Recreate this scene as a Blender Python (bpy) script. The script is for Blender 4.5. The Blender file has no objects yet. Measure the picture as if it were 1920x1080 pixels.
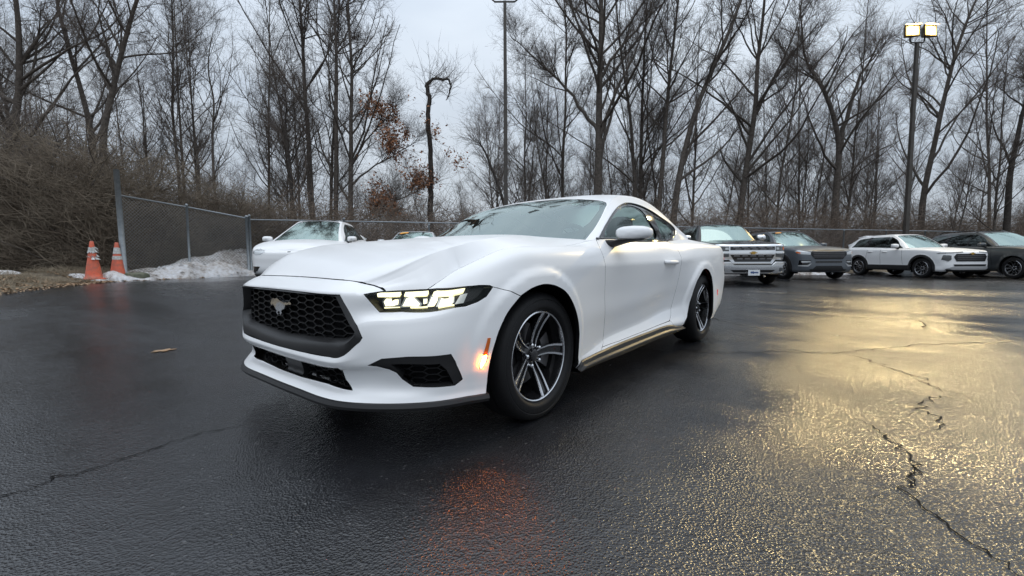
import bpy, bmesh, math, random
import numpy as np
from mathutils import Vector, Matrix
from mathutils.geometry import delaunay_2d_cdt
rng=np.random.default_rng(7); random.seed(7)
SC=bpy.context.scene; COL=SC.collection
# ------------------------------------------------------------------ camera
CAM=np.array([1.84188,2.25930,.85629])
# ------------------------------------------------------------------
FWD=np.array([-.770268,-.633589,-.072471]); RGT=np.array([-.634995,.772503,-.004592]); UPV=np.array([-.058893,-.042482,.997360])
cd=bpy.data.cameras.new('camera'); cam=bpy.data.objects.new('camera',cd); COL.objects.link(cam)
cd.sensor_width=36; cd.lens=36*828.02/1920; cd.clip_start=.05; cd.clip_end=2000
cam.matrix_world=Matrix(((RGT[0],UPV[0],-FWD[0],CAM[0]),(RGT[1],UPV[1],-FWD[1],CAM[1]),(RGT[2],UPV[2],-FWD[2],CAM[2]),(0,0,0,1)))
SC.camera=cam
# ------------------------------------------------------------------ light
VS=SC.view_settings; VS.view_transform='Standard'; VS.look='None'; VS.exposure=0.07; VS.gamma=1.0; VS.use_curve_mapping=False
SC.cycles.use_denoising=True; SC.cycles.max_bounces=8; SC.cycles.transparent_max_bounces=12; SC.cycles.caustics_reflective=False; SC.cycles.caustics_refractive=False
SUN_EL,SUN_AZ=math.radians(72),math.radians(50)
world=bpy.data.worlds.new('World'); SC.world=world; world.use_nodes=True
def build_world():
    nt=world.node_tree; N=nt.nodes; L=nt.links; N.clear()
    out=N.new('ShaderNodeOutputWorld'); bg=N.new('ShaderNodeBackground'); sky=N.new('ShaderNodeTexSky')
    sky.sky_type='NISHITA'; sky.sun_disc=False; sky.sun_elevation=SUN_EL; sky.sun_rotation=SUN_AZ; sky.air_density=1.6; sky.dust_density=3
    tc=N.new('ShaderNodeTexCoord'); mp=N.new('ShaderNodeMapping'); mp.inputs['Scale'].default_value=(1.0,1.0,3.2)
    no=N.new('ShaderNodeTexNoise'); no.inputs['Scale'].default_value=2.1; no.inputs['Detail'].default_value=5; no.inputs['Roughness'].default_value=.5
    cr=N.new('ShaderNodeValToRGB'); e=cr.color_ramp.elements; e[0].position=.30; e[0].color=(5.05,5.75,6.7,1); e[1].position=.70; e[1].color=(6.5,7.15,7.9,1)
    mx=N.new('ShaderNodeMix'); mx.data_type='RGBA'; mx.inputs[0].default_value=.94
    L.new(tc.outputs['Generated'],mp.inputs['Vector']); L.new(mp.outputs[0],no.inputs['Vector']); L.new(no.outputs['Fac'],cr.inputs[0])
    L.new(sky.outputs[0],mx.inputs[6]); L.new(cr.outputs[0],mx.inputs[7]); 
    # an overcast sky brightens evenly from the horizon towards the zenith
    sx=N.new('ShaderNodeSeparateXYZ'); L.new(tc.outputs['Generated'],sx.inputs[0]); mr=N.new('ShaderNodeMapRange'); mr.inputs[3].default_value=.80; mr.inputs[4].default_value=2.0; L.new(sx.outputs[2],mr.inputs[0])
    mu=N.new('ShaderNodeVectorMath'); mu.operation='SCALE'; L.new(mx.outputs[2],mu.inputs[0]); L.new(mr.outputs[0],mu.inputs['Scale']); L.new(mu.outputs[0],bg.inputs[0]); bg.inputs[1].default_value=.096
    L.new(bg.outputs[0],out.inputs[0])
build_world()
sd=bpy.data.lights.new('sun','SUN'); sun=bpy.data.objects.new('sun',sd); COL.objects.link(sun)
sd.energy=.8; sd.angle=math.radians(70); sd.color=(1,.99,.975)
sun.rotation_euler=Vector((math.cos(SUN_EL)*math.sin(SUN_AZ),math.cos(SUN_EL)*math.cos(SUN_AZ),math.sin(SUN_EL))).to_track_quat('Z','Y').to_euler()   # overcast: one very wide, weak sun
# ------------------------------------------------------------------ helpers
def tag(o,label=None,cat=None,group=None,kind=None):
    if label: o['label']=label
    if cat: o['category']=cat
    if group: o['group']=group
    if kind: o['kind']=kind
    return o
def empty(name,loc=(0,0,0),rz=0,parent=None):
    o=bpy.data.objects.new(name,None); o.empty_display_size=.2; COL.objects.link(o); o.location=loc; o.rotation_euler=(0,0,rz)
    if parent: o.parent=parent
    return o
def copy_tree(o,parent=None):
    c=o.copy(); COL.objects.link(c)
    if parent is not None: c.parent=parent
    for ch in list(o.children): copy_tree(ch,c)
    return c
class MB:
    """collects geometry for ONE mesh object"""
    def __init__(s): s.v=[]; s.f=[]; s.m=[]; s.n=0; s.nrm=[]
    def add(s,V,F,m=0,N=None):
        V=np.asarray(V,float).reshape(-1,3); s.v.append(V); o=s.n
        for f in F: s.f.append([int(i)+o for i in f]); s.m.append(m)
        s.nrm.append(np.zeros_like(V) if N is None else np.asarray(N,float)); s.n+=len(V); return s
    def box(s,c,d,m=0,R=None,bev=0):
        c=np.array(c,float); d=np.array(d,float)/2
        if bev<=0:
            V=np.array([(x,y,z) for x in(-1,1) for y in(-1,1) for z in(-1,1)])*d
            F=[(0,1,3,2),(4,6,7,5),(0,4,5,1),(2,3,7,6),(0,2,6,4),(1,5,7,3)]
        else:
            b=min(bev,*(d*.95)); V=[];F=[]
            for ax in range(3):
                for sg in(-1,1):
                    o=len(V); i,j=[(1,2),(2,0),(0,1)][ax]
                    for a,e in((-1,-1),(1,-1),(1,1),(-1,1)):
                        q=[0,0,0]; q[ax]=sg*d[ax]; q[i]=a*(d[i]-b); q[j]=e*(d[j]-b); V.append(q)
                    F.append([o,o+1,o+2,o+3] if sg>0 else [o+3,o+2,o+1,o])
            V=np.array(V)
            bm=bmesh.new(); bv=[bm.verts.new(q) for q in V]; r=bmesh.ops.convex_hull(bm,input=bv); bm.verts.index_update()
            V=np.array([q.co[:] for q in bm.verts]); F=[[q.index for q in f.verts] for f in bm.faces]; bm.free()
        if R is not None: V=V@np.array(R).T
        return s.add(V+c,F,m)
    def grid(s,P,m=0,closeu=False,closev=False,flip=False):
        P=np.asarray(P,float); a,b=P.shape[:2]; F=[]
        for i in range(a if closeu else a-1):
            for j in range(b if closev else b-1):
                q=[i*b+j,((i+1)%a)*b+j,((i+1)%a)*b+(j+1)%b,i*b+(j+1)%b]; F.append(q[::-1] if flip else q)
        return s.add(P.reshape(-1,3),F,m)
    def tube(s,pts,r,n=6,m=0,cap=True):
        pts=np.asarray(pts,float); k=len(pts); r=np.broadcast_to(np.asarray(r,float),(k,)); t=np.gradient(pts,axis=0) if k>2 else np.repeat((pts[1:]-pts[:1]),2,0)
        t/=np.linalg.norm(t,axis=1)[:,None]+1e-12; up=np.array([0,0,1.]) if abs(t[0,2])<.9 else np.array([1.,0,0]); P=np.zeros((k,n,3)); a=np.linspace(0,2*np.pi,n,endpoint=False)
        for i in range(k):
            x=np.cross(t[i],up); x/=np.linalg.norm(x)+1e-12; y=np.cross(t[i],x); up=y if False else up; P[i]=pts[i]+r[i]*(np.cos(a)[:,None]*x+np.sin(a)[:,None]*y)
        o=s.n; s.grid(P,m,closev=True,flip=True)
        if cap: s.f.append([o+j for j in range(n)]); s.m.append(m); s.f.append([o+(k-1)*n+j for j in range(n)][::-1]); s.m.append(m)
        return s
    def lathe(s,prof,n=32,m=0,axis='y',c=(0,0,0),a0=0,a1=2*np.pi):
        prof=np.asarray(prof,float); full=abs(a1-a0-2*np.pi)<1e-6; a=np.linspace(a0,a1,n,endpoint=not full); P=np.zeros((len(prof),n,3))
        for i,(h,r) in enumerate(prof):
            if axis=='y': P[i]=np.stack([r*np.cos(a),np.full(n,h),r*np.sin(a)],1)
            else: P[i]=np.stack([r*np.cos(a),r*np.sin(a),np.full(n,h)],1)
        return s.grid(P+np.array(c),m,closev=full,flip=(axis=='y'))
    def prism(s,poly,f0,f1,m=0):
        """poly list of 2D, f0/f1 map a 2D point to the back/front 3D point"""
        poly=np.asarray(poly,float); n=len(poly); V=[f1(*q) for q in poly]+[f0(*q) for q in poly]
        t=delaunay_2d_cdt([Vector(q) for q in poly],[],[list(range(n))],1,1e-6)
        if len(t[0])!=n: V=[f1(*q) for q in t[0]]+[f0(*q) for q in t[0]]; k=len(t[0])
        else: k=n
        F=[list(f) for f in t[2]]+[[k+i for i in f[::-1]] for f in t[2]]
        F+=[[i,(i+1)%n,k+(i+1)%n,k+i][::-1] for i in range(n)] if k==n else []
        return s.add(V,F,m)
    def build(s,name,mats,parent=None,smooth=True,angle=None,mirror=False,loc=None):
        me=bpy.data.meshes.new(name); V=np.vstack(s.v) if s.v else np.zeros((0,3)); F=s.f
        if mirror: V=V*[1,-1,1]; F=[f[::-1] for f in F]
        me.from_pydata(V.tolist(),[],F)
        for q in (mats if isinstance(mats,(list,tuple)) else [mats]): me.materials.append(q)
        me.polygons.foreach_set('material_index',s.m); me.polygons.foreach_set('use_smooth',[bool(smooth)]*len(F))
        if angle is not None: me.set_sharp_from_angle(angle=math.radians(angle))
        me.update()
        NN=np.vstack(s.nrm) if s.nrm else None
        if NN is not None and np.abs(NN).max()>0:
            if mirror: NN=NN*[1,-1,1]
            me.normals_split_custom_set_from_vertices(NN.tolist())
        o=bpy.data.objects.new(name,me); COL.objects.link(o)
        if parent: o.parent=parent
        if loc is not None: o.location=loc
        return o
def inpoly(P,Q):
    P=np.asarray(P); Q=np.asarray(Q); x,y=P[:,0],P[:,1]; r=np.zeros(len(P),bool); j=len(Q)-1
    for i in range(len(Q)):
        a,b=Q[i],Q[j]
        with np.errstate(divide='ignore',invalid='ignore'):
            c=((a[1]>y)!=(b[1]>y))&(x<(b[0]-a[0])*(y-a[1])/(b[1]-a[1]+1e-15)+a[0])
        r^=c; j=i
    return r
def dens(Q,step,closed=True,smooth=False):
    Q=np.asarray(Q,float); out=[]; n=len(Q); k=n if closed else n-1
    for i in range(k):
        a,b=Q[i],Q[(i+1)%n]; m=max(1,int(math.ceil(np.linalg.norm(b-a)/step))); t=np.linspace(0,1,m,endpoint=False)[:,None]
        if smooth:
            p0=Q[(i-1)%n] if closed or i>0 else a; p3=Q[(i+2)%n] if closed or i+2<n else b
            out.append(.5*((2*a)+(-p0+b)*t+(2*p0-5*a+4*b-p3)*t*t+(-p0+3*a-3*b+p3)*t**3))
        else: out.append(a+(b-a)*t)
    if not closed: out.append(Q[-1:])
    return np.vstack(out)
def crv(pts,step=.02,vs=.065):
    """open smooth run through (u,v) points"""
    q=np.array(pts,float)*[1,vs]; q=dens(q,step,False,True); return [tuple(x) for x in q/[1,vs]]
def patch(mb,S,outer,holes=(),step=.02,vs=.065,flange=.02,m=0,mf=1,lift=0,sym=False,gap=0.0,flip=False,rows=()):
    """triangulated panel cut from surface S along (u,v) outlines, with smooth analytic normals and a turned-in edge"""
    sc=np.array([1,vs]); O=dens(np.array(outer)*sc,step*.7); Hs=[dens(np.array(h)*sc,step*.7) for h in holes]
    if gap:
        d=np.roll(O,-1,0)-np.roll(O,1,0); n=np.stack([d[:,1],-d[:,0]],1); n/=np.linalg.norm(n,axis=1)[:,None]+1e-12
        A=(O[:,0]*np.roll(O[:,1],-1)-np.roll(O[:,0],-1)*O[:,1]).sum(); n*=-np.sign(A)
        k=~((np.abs(O[:,0 if sym=='u' else 1])<1e-7)) if sym else np.ones(len(O),bool); O[k]+=n[k]*gap
    lo,hi=O.min(0),O.max(0); gx=np.arange(lo[0]+step*.5,hi[0],step); gy=np.arange(lo[1]+step*.5,hi[1],step*.85)
    X,Y=np.meshgrid(gx,gy); X=X+(np.arange(len(gy))%2)[:,None]*step*.5; G=np.stack([X.ravel(),Y.ravel()],1)
    k=inpoly(G,O)
    for h in Hs: k&=~inpoly(G,h)
    G=G[k]
    for rv,ra,rb in rows:            # points along a crease so that triangle edges follow it
        q=np.stack([np.arange(ra,rb,step*.6),np.full(len(np.arange(ra,rb,step*.6)),rv*vs)],1); G=G[~((np.abs(G[:,1]-rv*vs)<step*.55)&(G[:,0]>ra)&(G[:,0]<rb))]
        kk=inpoly(q,O)
        for h in Hs: kk&=~inpoly(q,h)
        G=np.vstack([G,q[kk]])
    B=np.vstack([O]+Hs)
    if len(G):
        dm=np.full(len(G),9.)
        for c in range(0,len(B),200): dm=np.minimum(dm,np.sqrt(((G[:,None]-B[None,c:c+200])**2).sum(2)).min(1))
        G=G[dm>step*.45]
    V=[Vector(q) for q in np.vstack([B,G])]; E=[]; o=0
    for q in [O]+Hs: E+=[(o+i,o+(i+1)%len(q)) for i in range(len(q))]; o+=len(q)
    r=delaunay_2d_cdt(V,E,[],0,1e-7); P=np.array([q[:] for q in r[0]]); T=np.array(r[2],int).reshape(-1,3)
    c=P[T].mean(1); k=inpoly(c,O)
    for h in Hs: k&=~inpoly(c,h)
    a=P[T]; ar=np.abs((a[:,1,0]-a[:,0,0])*(a[:,2,1]-a[:,0,1])-(a[:,2,0]-a[:,0,0])*(a[:,1,1]-a[:,0,1])); T=T[k&(ar>1e-9)]
    if len(T)==0: print('EMPTY PATCH',outer[:4]); return mb
    used=np.unique(T); mp=-np.ones(len(P),int); mp[used]=np.arange(len(used)); P=P[used]; T=mp[T]
    U,W=P[:,0],P[:,1]/vs; e=2e-3
    P3=S.ev(U,W,lift); du=S.ev(U+e,W,lift)-S.ev(U-e,W,lift); dv=S.ev(U,W+.03,lift)-S.ev(U,W-.03,lift); N=np.cross(du,dv); N/=np.linalg.norm(N,axis=1)[:,None]+1e-12
    fn=np.cross(P3[T[:,1]]-P3[T[:,0]],P3[T[:,2]]-P3[T[:,0]]); sg=np.sign((fn*N[T[:,0]]).sum(1)).sum()
    ctr=np.array([-1.4,0,.55])   # outwards = away from the car's core
    outw=np.sign(((P3-S.core(P3))*N).sum(1).sum()) if hasattr(S,'core') else np.sign(((P3-ctr)*N).sum())
    N*=outw
    fl=(fn*N[T[:,0]]).sum(1)<0; T[fl]=T[fl][:,::-1]
    mb.add(P3,T.tolist(),m,N)
    if flange:
        ed={}
        for t in T:
            for i in range(3):
                a,b=int(t[i]),int(t[(i+1)%3])
                if (b,a) in ed: del ed[(b,a)]
                else: ed[(a,b)]=1
        Pv,F,Nv=[],[],[]
        ax=(0 if sym=='u' else 1) if sym else None
        for (a,b) in ed:
            if sym and abs(P[a,ax])<2e-3 and abs(P[b,ax])<2e-3: continue
            o=len(Pv); Pv+= [P3[a],P3[b],P3[b]-N[b]*flange,P3[a]-N[a]*flange]; F.append([o+1,o,o+3,o+2])
            fnn=np.cross(P3[a]-P3[b],-N[a]); fnn/=np.linalg.norm(fnn)+1e-12; fnn=np.cross(N[a],P3[b]-P3[a]); fnn=-fnn/(np.linalg.norm(fnn)+1e-12); Nv+=[fnn]*4
        if Pv: mb.add(Pv,F,mf,Nv)
    return mb
def part2(name,mb,mats,parent,**k):
    """left piece and its mirror image: two separate objects"""
    return mb.build(name,mats,parent,**k),mb.build(name,mats,parent,mirror=True,**k)
def symm(mb):
    """adds the mirror image into the same mesh"""
    V=[q.copy() for q in mb.v]; N=[q.copy() for q in mb.nrm]; n=mb.n; F=list(mb.f); M=list(mb.m)
    mb.v+=[q*[1,-1,1] for q in V]; mb.nrm+=[q*[1,-1,1] for q in N]; mb.f+=[[i+n for i in f[::-1]] for f in F]; mb.m+=M; mb.n*=2; return mb
# ------------------------------------------------------------------ materials
MAT={}
def mat(name,col,rough=.5,metal=0,spec=.5,coat=0,coatr=.03,emit=None,es=0,noise=None,bump=None,alpha=None,scale=20,vary=0):
    m=bpy.data.materials.new(name); m.use_nodes=True; nt=m.node_tree; b=nt.nodes['Principled BSDF']; N=nt.nodes; L=nt.links
    b.inputs['Base Color'].default_value=(*col,1); b.inputs['Roughness'].default_value=rough; b.inputs['Metallic'].default_value=metal
    b.inputs['Specular IOR Level'].default_value=spec; b.inputs['Coat Weight'].default_value=coat; b.inputs['Coat Roughness'].default_value=coatr
    if emit: b.inputs['Emission Color'].default_value=(*emit,1); b.inputs['Emission Strength'].default_value=es
    if noise or bump or vary:
        tc=N.new('ShaderNodeTexCoord'); no=N.new('ShaderNodeTexNoise'); no.inputs['Scale'].default_value=scale; no.inputs['Detail'].default_value=6; no.inputs['Roughness'].default_value=.6
        L.new(tc.outputs['Object'],no.inputs['Vector'])
        if noise:
            cr=N.new('ShaderNodeValToRGB'); cr.color_ramp.elements[0].position=.33; cr.color_ramp.elements[1].position=.67
            cr.color_ramp.elements[0].color=(*col,1); cr.color_ramp.elements[1].color=(*noise,1); L.new(no.outputs['Fac'],cr.inputs[0]); L.new(cr.outputs[0],b.inputs['Base Color'])
        if vary:
            mr=N.new('ShaderNodeMapRange'); mr.inputs[3].default_value=max(0,rough-vary); mr.inputs[4].default_value=min(1,rough+vary); L.new(no.outputs['Fac'],mr.inputs[0]); L.new(mr.outputs[0],b.inputs['Roughness'])
        if bump:
            bp=N.new('ShaderNodeBump'); bp.inputs['Strength'].default_value=bump; bp.inputs['Distance'].default_value=.02; L.new(no.outputs['Fac'],bp.inputs['Height']); L.new(bp.outputs[0],b.inputs['Normal'])
    MAT[name]=m; return m
def glass(name,tint,rough=.0,f0=.06,gc=(.86,.98,.95),ior=1.55):
    m=bpy.data.materials.new(name); m.use_nodes=True; nt=m.node_tree; N=nt.nodes; L=nt.links; N.clear()
    o=N.new('ShaderNodeOutputMaterial'); mx=N.new('ShaderNodeMixShader'); t=N.new('ShaderNodeBsdfTransparent'); g=N.new('ShaderNodeBsdfGlossy'); fr=N.new('ShaderNodeFresnel')
    fr.inputs[0].default_value=ior; g.inputs['Roughness'].default_value=rough; t.inputs[0].default_value=(*tint,1); g.inputs[0].default_value=(*gc,1)
    ad=N.new('ShaderNodeMath'); ad.operation='ADD'; ad.use_clamp=True; ad.inputs[1].default_value=f0; L.new(fr.outputs[0],ad.inputs[0])
    L.new(ad.outputs[0],mx.inputs[0]); L.new(t.outputs[0],mx.inputs[1]); L.new(g.outputs[0],mx.inputs[2]); L.new(mx.outputs[0],o.inputs[0]); MAT[name]=m; return m
mat('white_paint',(.81,.82,.83),.34,coat=.26,coatr=.015,spec=.2,vary=.04,scale=3)
mat('gap_black',(.006,.006,.007),.8,spec=.1)
mat('black_plastic',(.014,.014,.015),.42,spec=.45,bump=.05,scale=300)
mat('satin_black',(.008,.008,.009),.38,spec=.4,vary=.08,scale=8)
mat('gloss_black',(.006,.006,.007),.06,coat=.6)
mat('rubber',(.009,.009,.010),.62,spec=.28,vary=.08,scale=60,bump=.12)
mat('machined_alloy',(.72,.73,.76),.24,metal=1,vary=.06,scale=40)
mat('alloy_black',(.012,.012,.013),.16,coat=.5)
mat('chrome',(.78,.79,.81),.07,metal=1)
mat('dull_steel',(.22,.22,.23),.4,metal=.9,noise=(.15,.14,.14),scale=30)
mat('seat_fabric',(.012,.012,.013),.75,bump=.2,scale=120)
mat('interior',(.02,.02,.021),.65)
mat('amber_lens',(.55,.12,.01),.15,coat=.6)
mat('amber_glow',(.9,.25,.02),.3,emit=(1,.24,.02),es=270)
mat('lamp_glow',(1,1,.9),.3,emit=(1.0,.93,.62),es=1.7)
mat('lamp_bar',(1,1,.9),.3,emit=(1.0,.93,.50),es=1.35)
mat('lamp_silver',(.5,.5,.48),.18,metal=1)
mat('red_lens',(.45,.01,.015),.12,coat=.6,emit=(1,.03,.03),es=.35)
glass('car_glass',(.60,.72,.68),f0=.20); glass('side_glass',(.42,.48,.46),f0=.02); glass('lens_glass',(.9,.9,.88),f0=.0,ior=1.22)
# ------------------------------------------------------------------ car body surfaces
def nspline(x, y):
    # natural cubic spline (vectorised over trailing dims) -> evaluator giving value and derivative
    x=np.asarray(x,float); y=np.asarray(y,float).reshape(len(x),-1); n=len(x); h=np.diff(x)
    A=np.zeros((n,n)); B=np.zeros_like(y); A[0,0]=A[-1,-1]=1
    for i in range(1,n-1):
        A[i,i-1]=h[i-1]; A[i,i]=2*(h[i-1]+h[i]); A[i,i+1]=h[i]
        B[i]=6*((y[i+1]-y[i])/h[i]-(y[i]-y[i-1])/h[i-1])
    M=np.linalg.solve(A,B)
    def f(t,d=False):
        t=np.atleast_1d(np.asarray(t,float)); i=np.clip(np.searchsorted(x,t)-1,0,n-2)
        a=((x[i+1]-t)/h[i])[:,None]; b=((t-x[i])/h[i])[:,None]; hh=h[i][:,None]
        v=a*y[i]+b*y[i+1]+((a**3-a)*M[i]+(b**3-b)*M[i+1])*hh*hh/6
        if not d: return v
        return v,(y[i+1]-y[i])/hh+(-(3*a*a-1)*M[i]+(3*b*b-1)*M[i+1])*hh/6
    return f
def lin(xs,ys,t): return np.interp(t,xs,ys)
def sm(a,b,t):
    t=np.clip((t-a)/(b-a),0,1); return t*t*(3-2*t)
BASE=[(.905,0),(.902,.25),(.888,.48),(.822,.645),(.735,.755),(.63,.85),(.50,.92),(.35,.968),(.18,.990),(0,.997),(-.2,.993),(-.42,.980),(-.66,.968),(-1.0,.96),(-1.4,.958),(-1.8,.965),(-2.1,.978),(-2.4,.992),(-2.72,.998),(-3.05,.99),(-3.35,.965),(-3.62,.90),(-3.78,.76),(-3.85,.48),(-3.87,0)]
# sections: (z, off) for k0..k11, at chosen stations (index into BASE)
SEC={
0:[(.758,-.118),(.735,-.045),(.703,0),(.62,.004),(.52,.004),(.425,.004),(.400,.012),(.372,-.004),(.352,-.035),(.272,-.045),(.264,-.02),(.243,.012)],
2:[(.755,-.100),(.733,-.048),(.700,0),(.62,.004),(.52,.004),(.428,.004),(.405,.012),(.380,-.002),(.362,-.030),(.272,-.043),(.264,-.018),(.243,.012)],
3:[(.735,-.105),(.722,-.070),(.700,-.035),(.612,-.028),(.585,.0),(.50,.012),(.440,.012),(.400,.006),(.376,-.010),(.29,-.02),(.27,-.005),(.246,.012)],
4:[(.734,-.105),(.722,-.085),(.703,-.062),(.620,-.040),(.590,-.006),(.51,.012),(.45,.016),(.405,.012),(.370,.002),(.29,-.010),(.268,.005),(.247,.015)],
5:[(.742,-.145),(.738,-.105),(.716,-.068),(.640,-.032),(.605,-.003),(.53,.012),(.455,.016),(.395,.012),(.35,.010),(.295,.006),(.268,.008),(.249,.014)],
6:[(.795,-.150),(.797,-.100),(.768,-.058),(.708,-.024),(.640,.0),(.55,.008),(.47,.010),(.40,.008),(.355,.006),(.30,.002),(.27,.002),(.252,.006)],
7:[(.848,-.150),(.852,-.098),(.826,-.050),(.765,-.018),(.685,.0),(.57,.004),(.48,.005),(.41,.004),(.35,.002),(.30,.0),(.27,.0),(.25,.0)],
8:[(.892,-.155),(.898,-.085),(.862,-.038),(.800,-.015),(.720,-.002),(.60,.0),(.49,.0),(.41,.0),(.35,.0),(.30,.0),(.27,.0),(.24,.0)],
9:[(.900,-.150),(.906,-.078),(.870,-.034),(.808,-.012),(.725,-.003),(.61,.0),(.50,-.002),(.41,-.008),(.34,-.012),(.28,-.012),(.26,-.012),(.24,-.012)],
11:[(.918,-.130),(.910,-.062),(.874,-.028),(.806,-.003),(.730,-.005),(.62,-.010),(.50,-.014),(.40,-.024),(.27,-.034),(.252,-.030),(.242,-.03),(.2,-.06)],
12:[(.955,-.095),(.911,-.052),(.870,-.024),(.800,-.001),(.72,-.007),(.61,-.017),(.50,-.024),(.40,-.040),(.302,-.052),(.270,-.038),(.252,-.030),(.2,-.06)],
14:[(.958,-.080),(.915,-.044),(.872,-.020),(.803,.001),(.72,-.007),(.62,-.019),(.53,-.028),(.45,-.044),(.352,-.058),(.300,-.036),(.268,-.022),(.2,-.06)],
15:[(.968,-.085),(.922,-.048),(.875,-.022),(.808,.001),(.73,-.007),(.65,-.020),(.57,-.032),(.49,-.048),(.392,-.062),(.320,-.034),(.272,-.014),(.2,-.06)],
16:[(.985,-.13),(.945,-.075),(.895,-.032),(.822,-.001),(.745,-.008),(.66,-.018),(.59,-.028),(.50,-.044),(.408,-.055),(.33,-.040),(.245,-.02),(.2,-.06)],
17:[(1.003,-.168),(.972,-.100),(.930,-.050),(.85,-.012),(.765,-.003),(.67,.0),(.59,.0),(.51,-.01),(.43,-.02),(.34,-.02),(.25,-.02),(.2,-.03)],
18:[(1.014,-.212),(.985,-.120),(.945,-.055),(.87,-.014),(.78,-.002),(.68,.0),(.6,.0),(.53,.0),(.46,.0),(.36,.0),(.27,.0),(.2,-.02)],
19:[(1.010,-.24),(.98,-.125),(.945,-.055),(.875,-.014),(.78,-.002),(.68,.0),(.6,.0),(.53,.0),(.46,.0),(.36,.0),(.28,-.01),(.22,-.03)],
21:[(.99,-.22),(.97,-.09),(.945,-.03),(.87,-.004),(.78,.0),(.68,.01),(.6,.015),(.53,.01),(.46,.0),(.38,-.01),(.31,-.03),(.26,-.06)],
24:[(.99,-.15),(.975,-.05),(.945,-.01),(.87,-.02),(.78,-.02),(.68,.01),(.6,.015),(.53,.01),(.46,.0),(.38,-.01),(.31,-.03),(.26,-.06)],
}
class Wrap:
    K=12
    def __init__(s,base=BASE,sec=SEC,wheels=((.07,.372),(-2.62,.372)),zc=.345,hero=True):
        SEC=sec; s.wheels=wheels; s.zc=zc; s.hero=hero
        b=np.array(base,float); s.b=b; L=np.r_[0,np.cumsum(np.linalg.norm(np.diff(b,axis=0),axis=1))]; s.L=L
        # mirror around the nose so that the centre line is smooth
        bm=np.vstack([b[1:4][::-1]*[1,-1],b]); Lm=np.r_[-L[1:4][::-1],L]
        s.base=nspline(Lm,bm)
        idx=sorted(SEC); x=[L[i] for i in idx]; v=np.array([SEC[i] for i in idx]).reshape(len(idx),-1)
        s.x=np.array(x)
        # monotone-ish: catmull tangents
        s.v=v
        d=np.diff(v,axis=0)/np.diff(s.x)[:,None]; h=np.diff(s.x)[:,None]
        t=np.zeros_like(v); t[1:-1]=(d[:-1]*h[1:]+d[1:]*h[:-1])/(h[1:]+h[:-1]); t[0]=0; t[-1]=0
        if hero:      # no overshoot at the second front station
            a,b=d[0],d[1]; t[1]=np.where(a*b>0,2*a*b/(a+b+1e-12),0)
        s.t=t
        s.sc=None
    def sec(s,u):
        i=np.clip(np.searchsorted(s.x,u)-1,0,len(s.x)-2); h=(s.x[i+1]-s.x[i]); q=((u-s.x[i])/h)[:,None]; h=h[:,None]
        q=np.clip(q,0,1)
        r=(2*q**3-3*q**2+1)*s.v[i]+(q**3-2*q**2+q)*h*s.t[i]+(-2*q**3+3*q**2)*s.v[i+1]+(q**3-q**2)*h*s.t[i+1]
        return r.reshape(len(u),s.K,2)
    def crease(s,u):
        # crease weight per line
        c=np.zeros((len(u),s.K))
        if not s.hero: c[:,1]=.5; c[:,2]=.3; return c
        f=1-sm(.45,.75,u)     # front
        m=sm(1.55,1.75,u)*(1-sm(3.6,3.9,u))
        c[:,2]=f; c[:,8]=np.maximum(f,m*.9); c[:,6]=f*.5; c[:,4]=sm(.5,.75,u)*(1-sm(1.0,1.25,u))
        c[:,3]=.75*sm(1.8,2.2,u)*(1-sm(3.5,4.1,u))
        c[:,1]=.8*sm(1.1,1.3,u)*(1-sm(3.2,3.6,u)); c[:,10]=f*.4
        return c
    def ev(s,u,v,lift=0):
        u=np.atleast_1d(np.asarray(u,float)); v=np.atleast_1d(np.asarray(v,float)); u,v=np.broadcast_arrays(u,v); u=u.copy(); v=np.clip(v,0,s.K-1)
        P=s.sec(u)                      # n,K,2 (z,off)
        h=np.maximum(np.linalg.norm(np.diff(P,axis=1),axis=2),1e-4)[:,:,None]
        d=np.diff(P,axis=1)/h
        T=np.empty_like(P); T[:,1:-1]=(d[:,:-1]*h[:,1:]+d[:,1:]*h[:,:-1])/(h[:,1:]+h[:,:-1]); T[:,0]=d[:,0]; T[:,-1]=d[:,-1]
        c=s.crease(u)[:,:,None]
        k=np.clip(v.astype(int),0,s.K-2); q=(v-k)[:,None]; n=np.arange(len(u))
        hh=h[n,k]
        t0=T[n,k]*(1-c[n,k])+d[n,k]*c[n,k]; t1=T[n,k+1]*(1-c[n,k+1])+d[n,k]*c[n,k+1]
        p=(2*q**3-3*q**2+1)*P[n,k]+(q**3-2*q**2+q)*hh*t0+(-2*q**3+3*q**2)*P[n,k+1]+(q**3-q**2)*hh*t1
        b,db=s.base(u,True); db/=np.linalg.norm(db,axis=1)[:,None]
        nrm=np.stack([-db[:,1],db[:,0]],1)*-1   # outward: base runs +Y at nose -> outward +X
        nrm=np.stack([db[:,1],-db[:,0]],1)
        off=p[:,1].copy(); z=p[:,0]
        x=b[:,0]
        for cx,R0 in s.wheels:
            a=.016; r=np.hypot(x-cx,z-s.zc); off+=a*(1-sm(R0+.045,R0+.095,r))*(r<.6)*(sm(1.0,1.3,u) if s.hero else 1)
        xy=b+nrm*(off+lift)[:,None]
        return np.stack([xy[:,0],xy[:,1],z],1)
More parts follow.
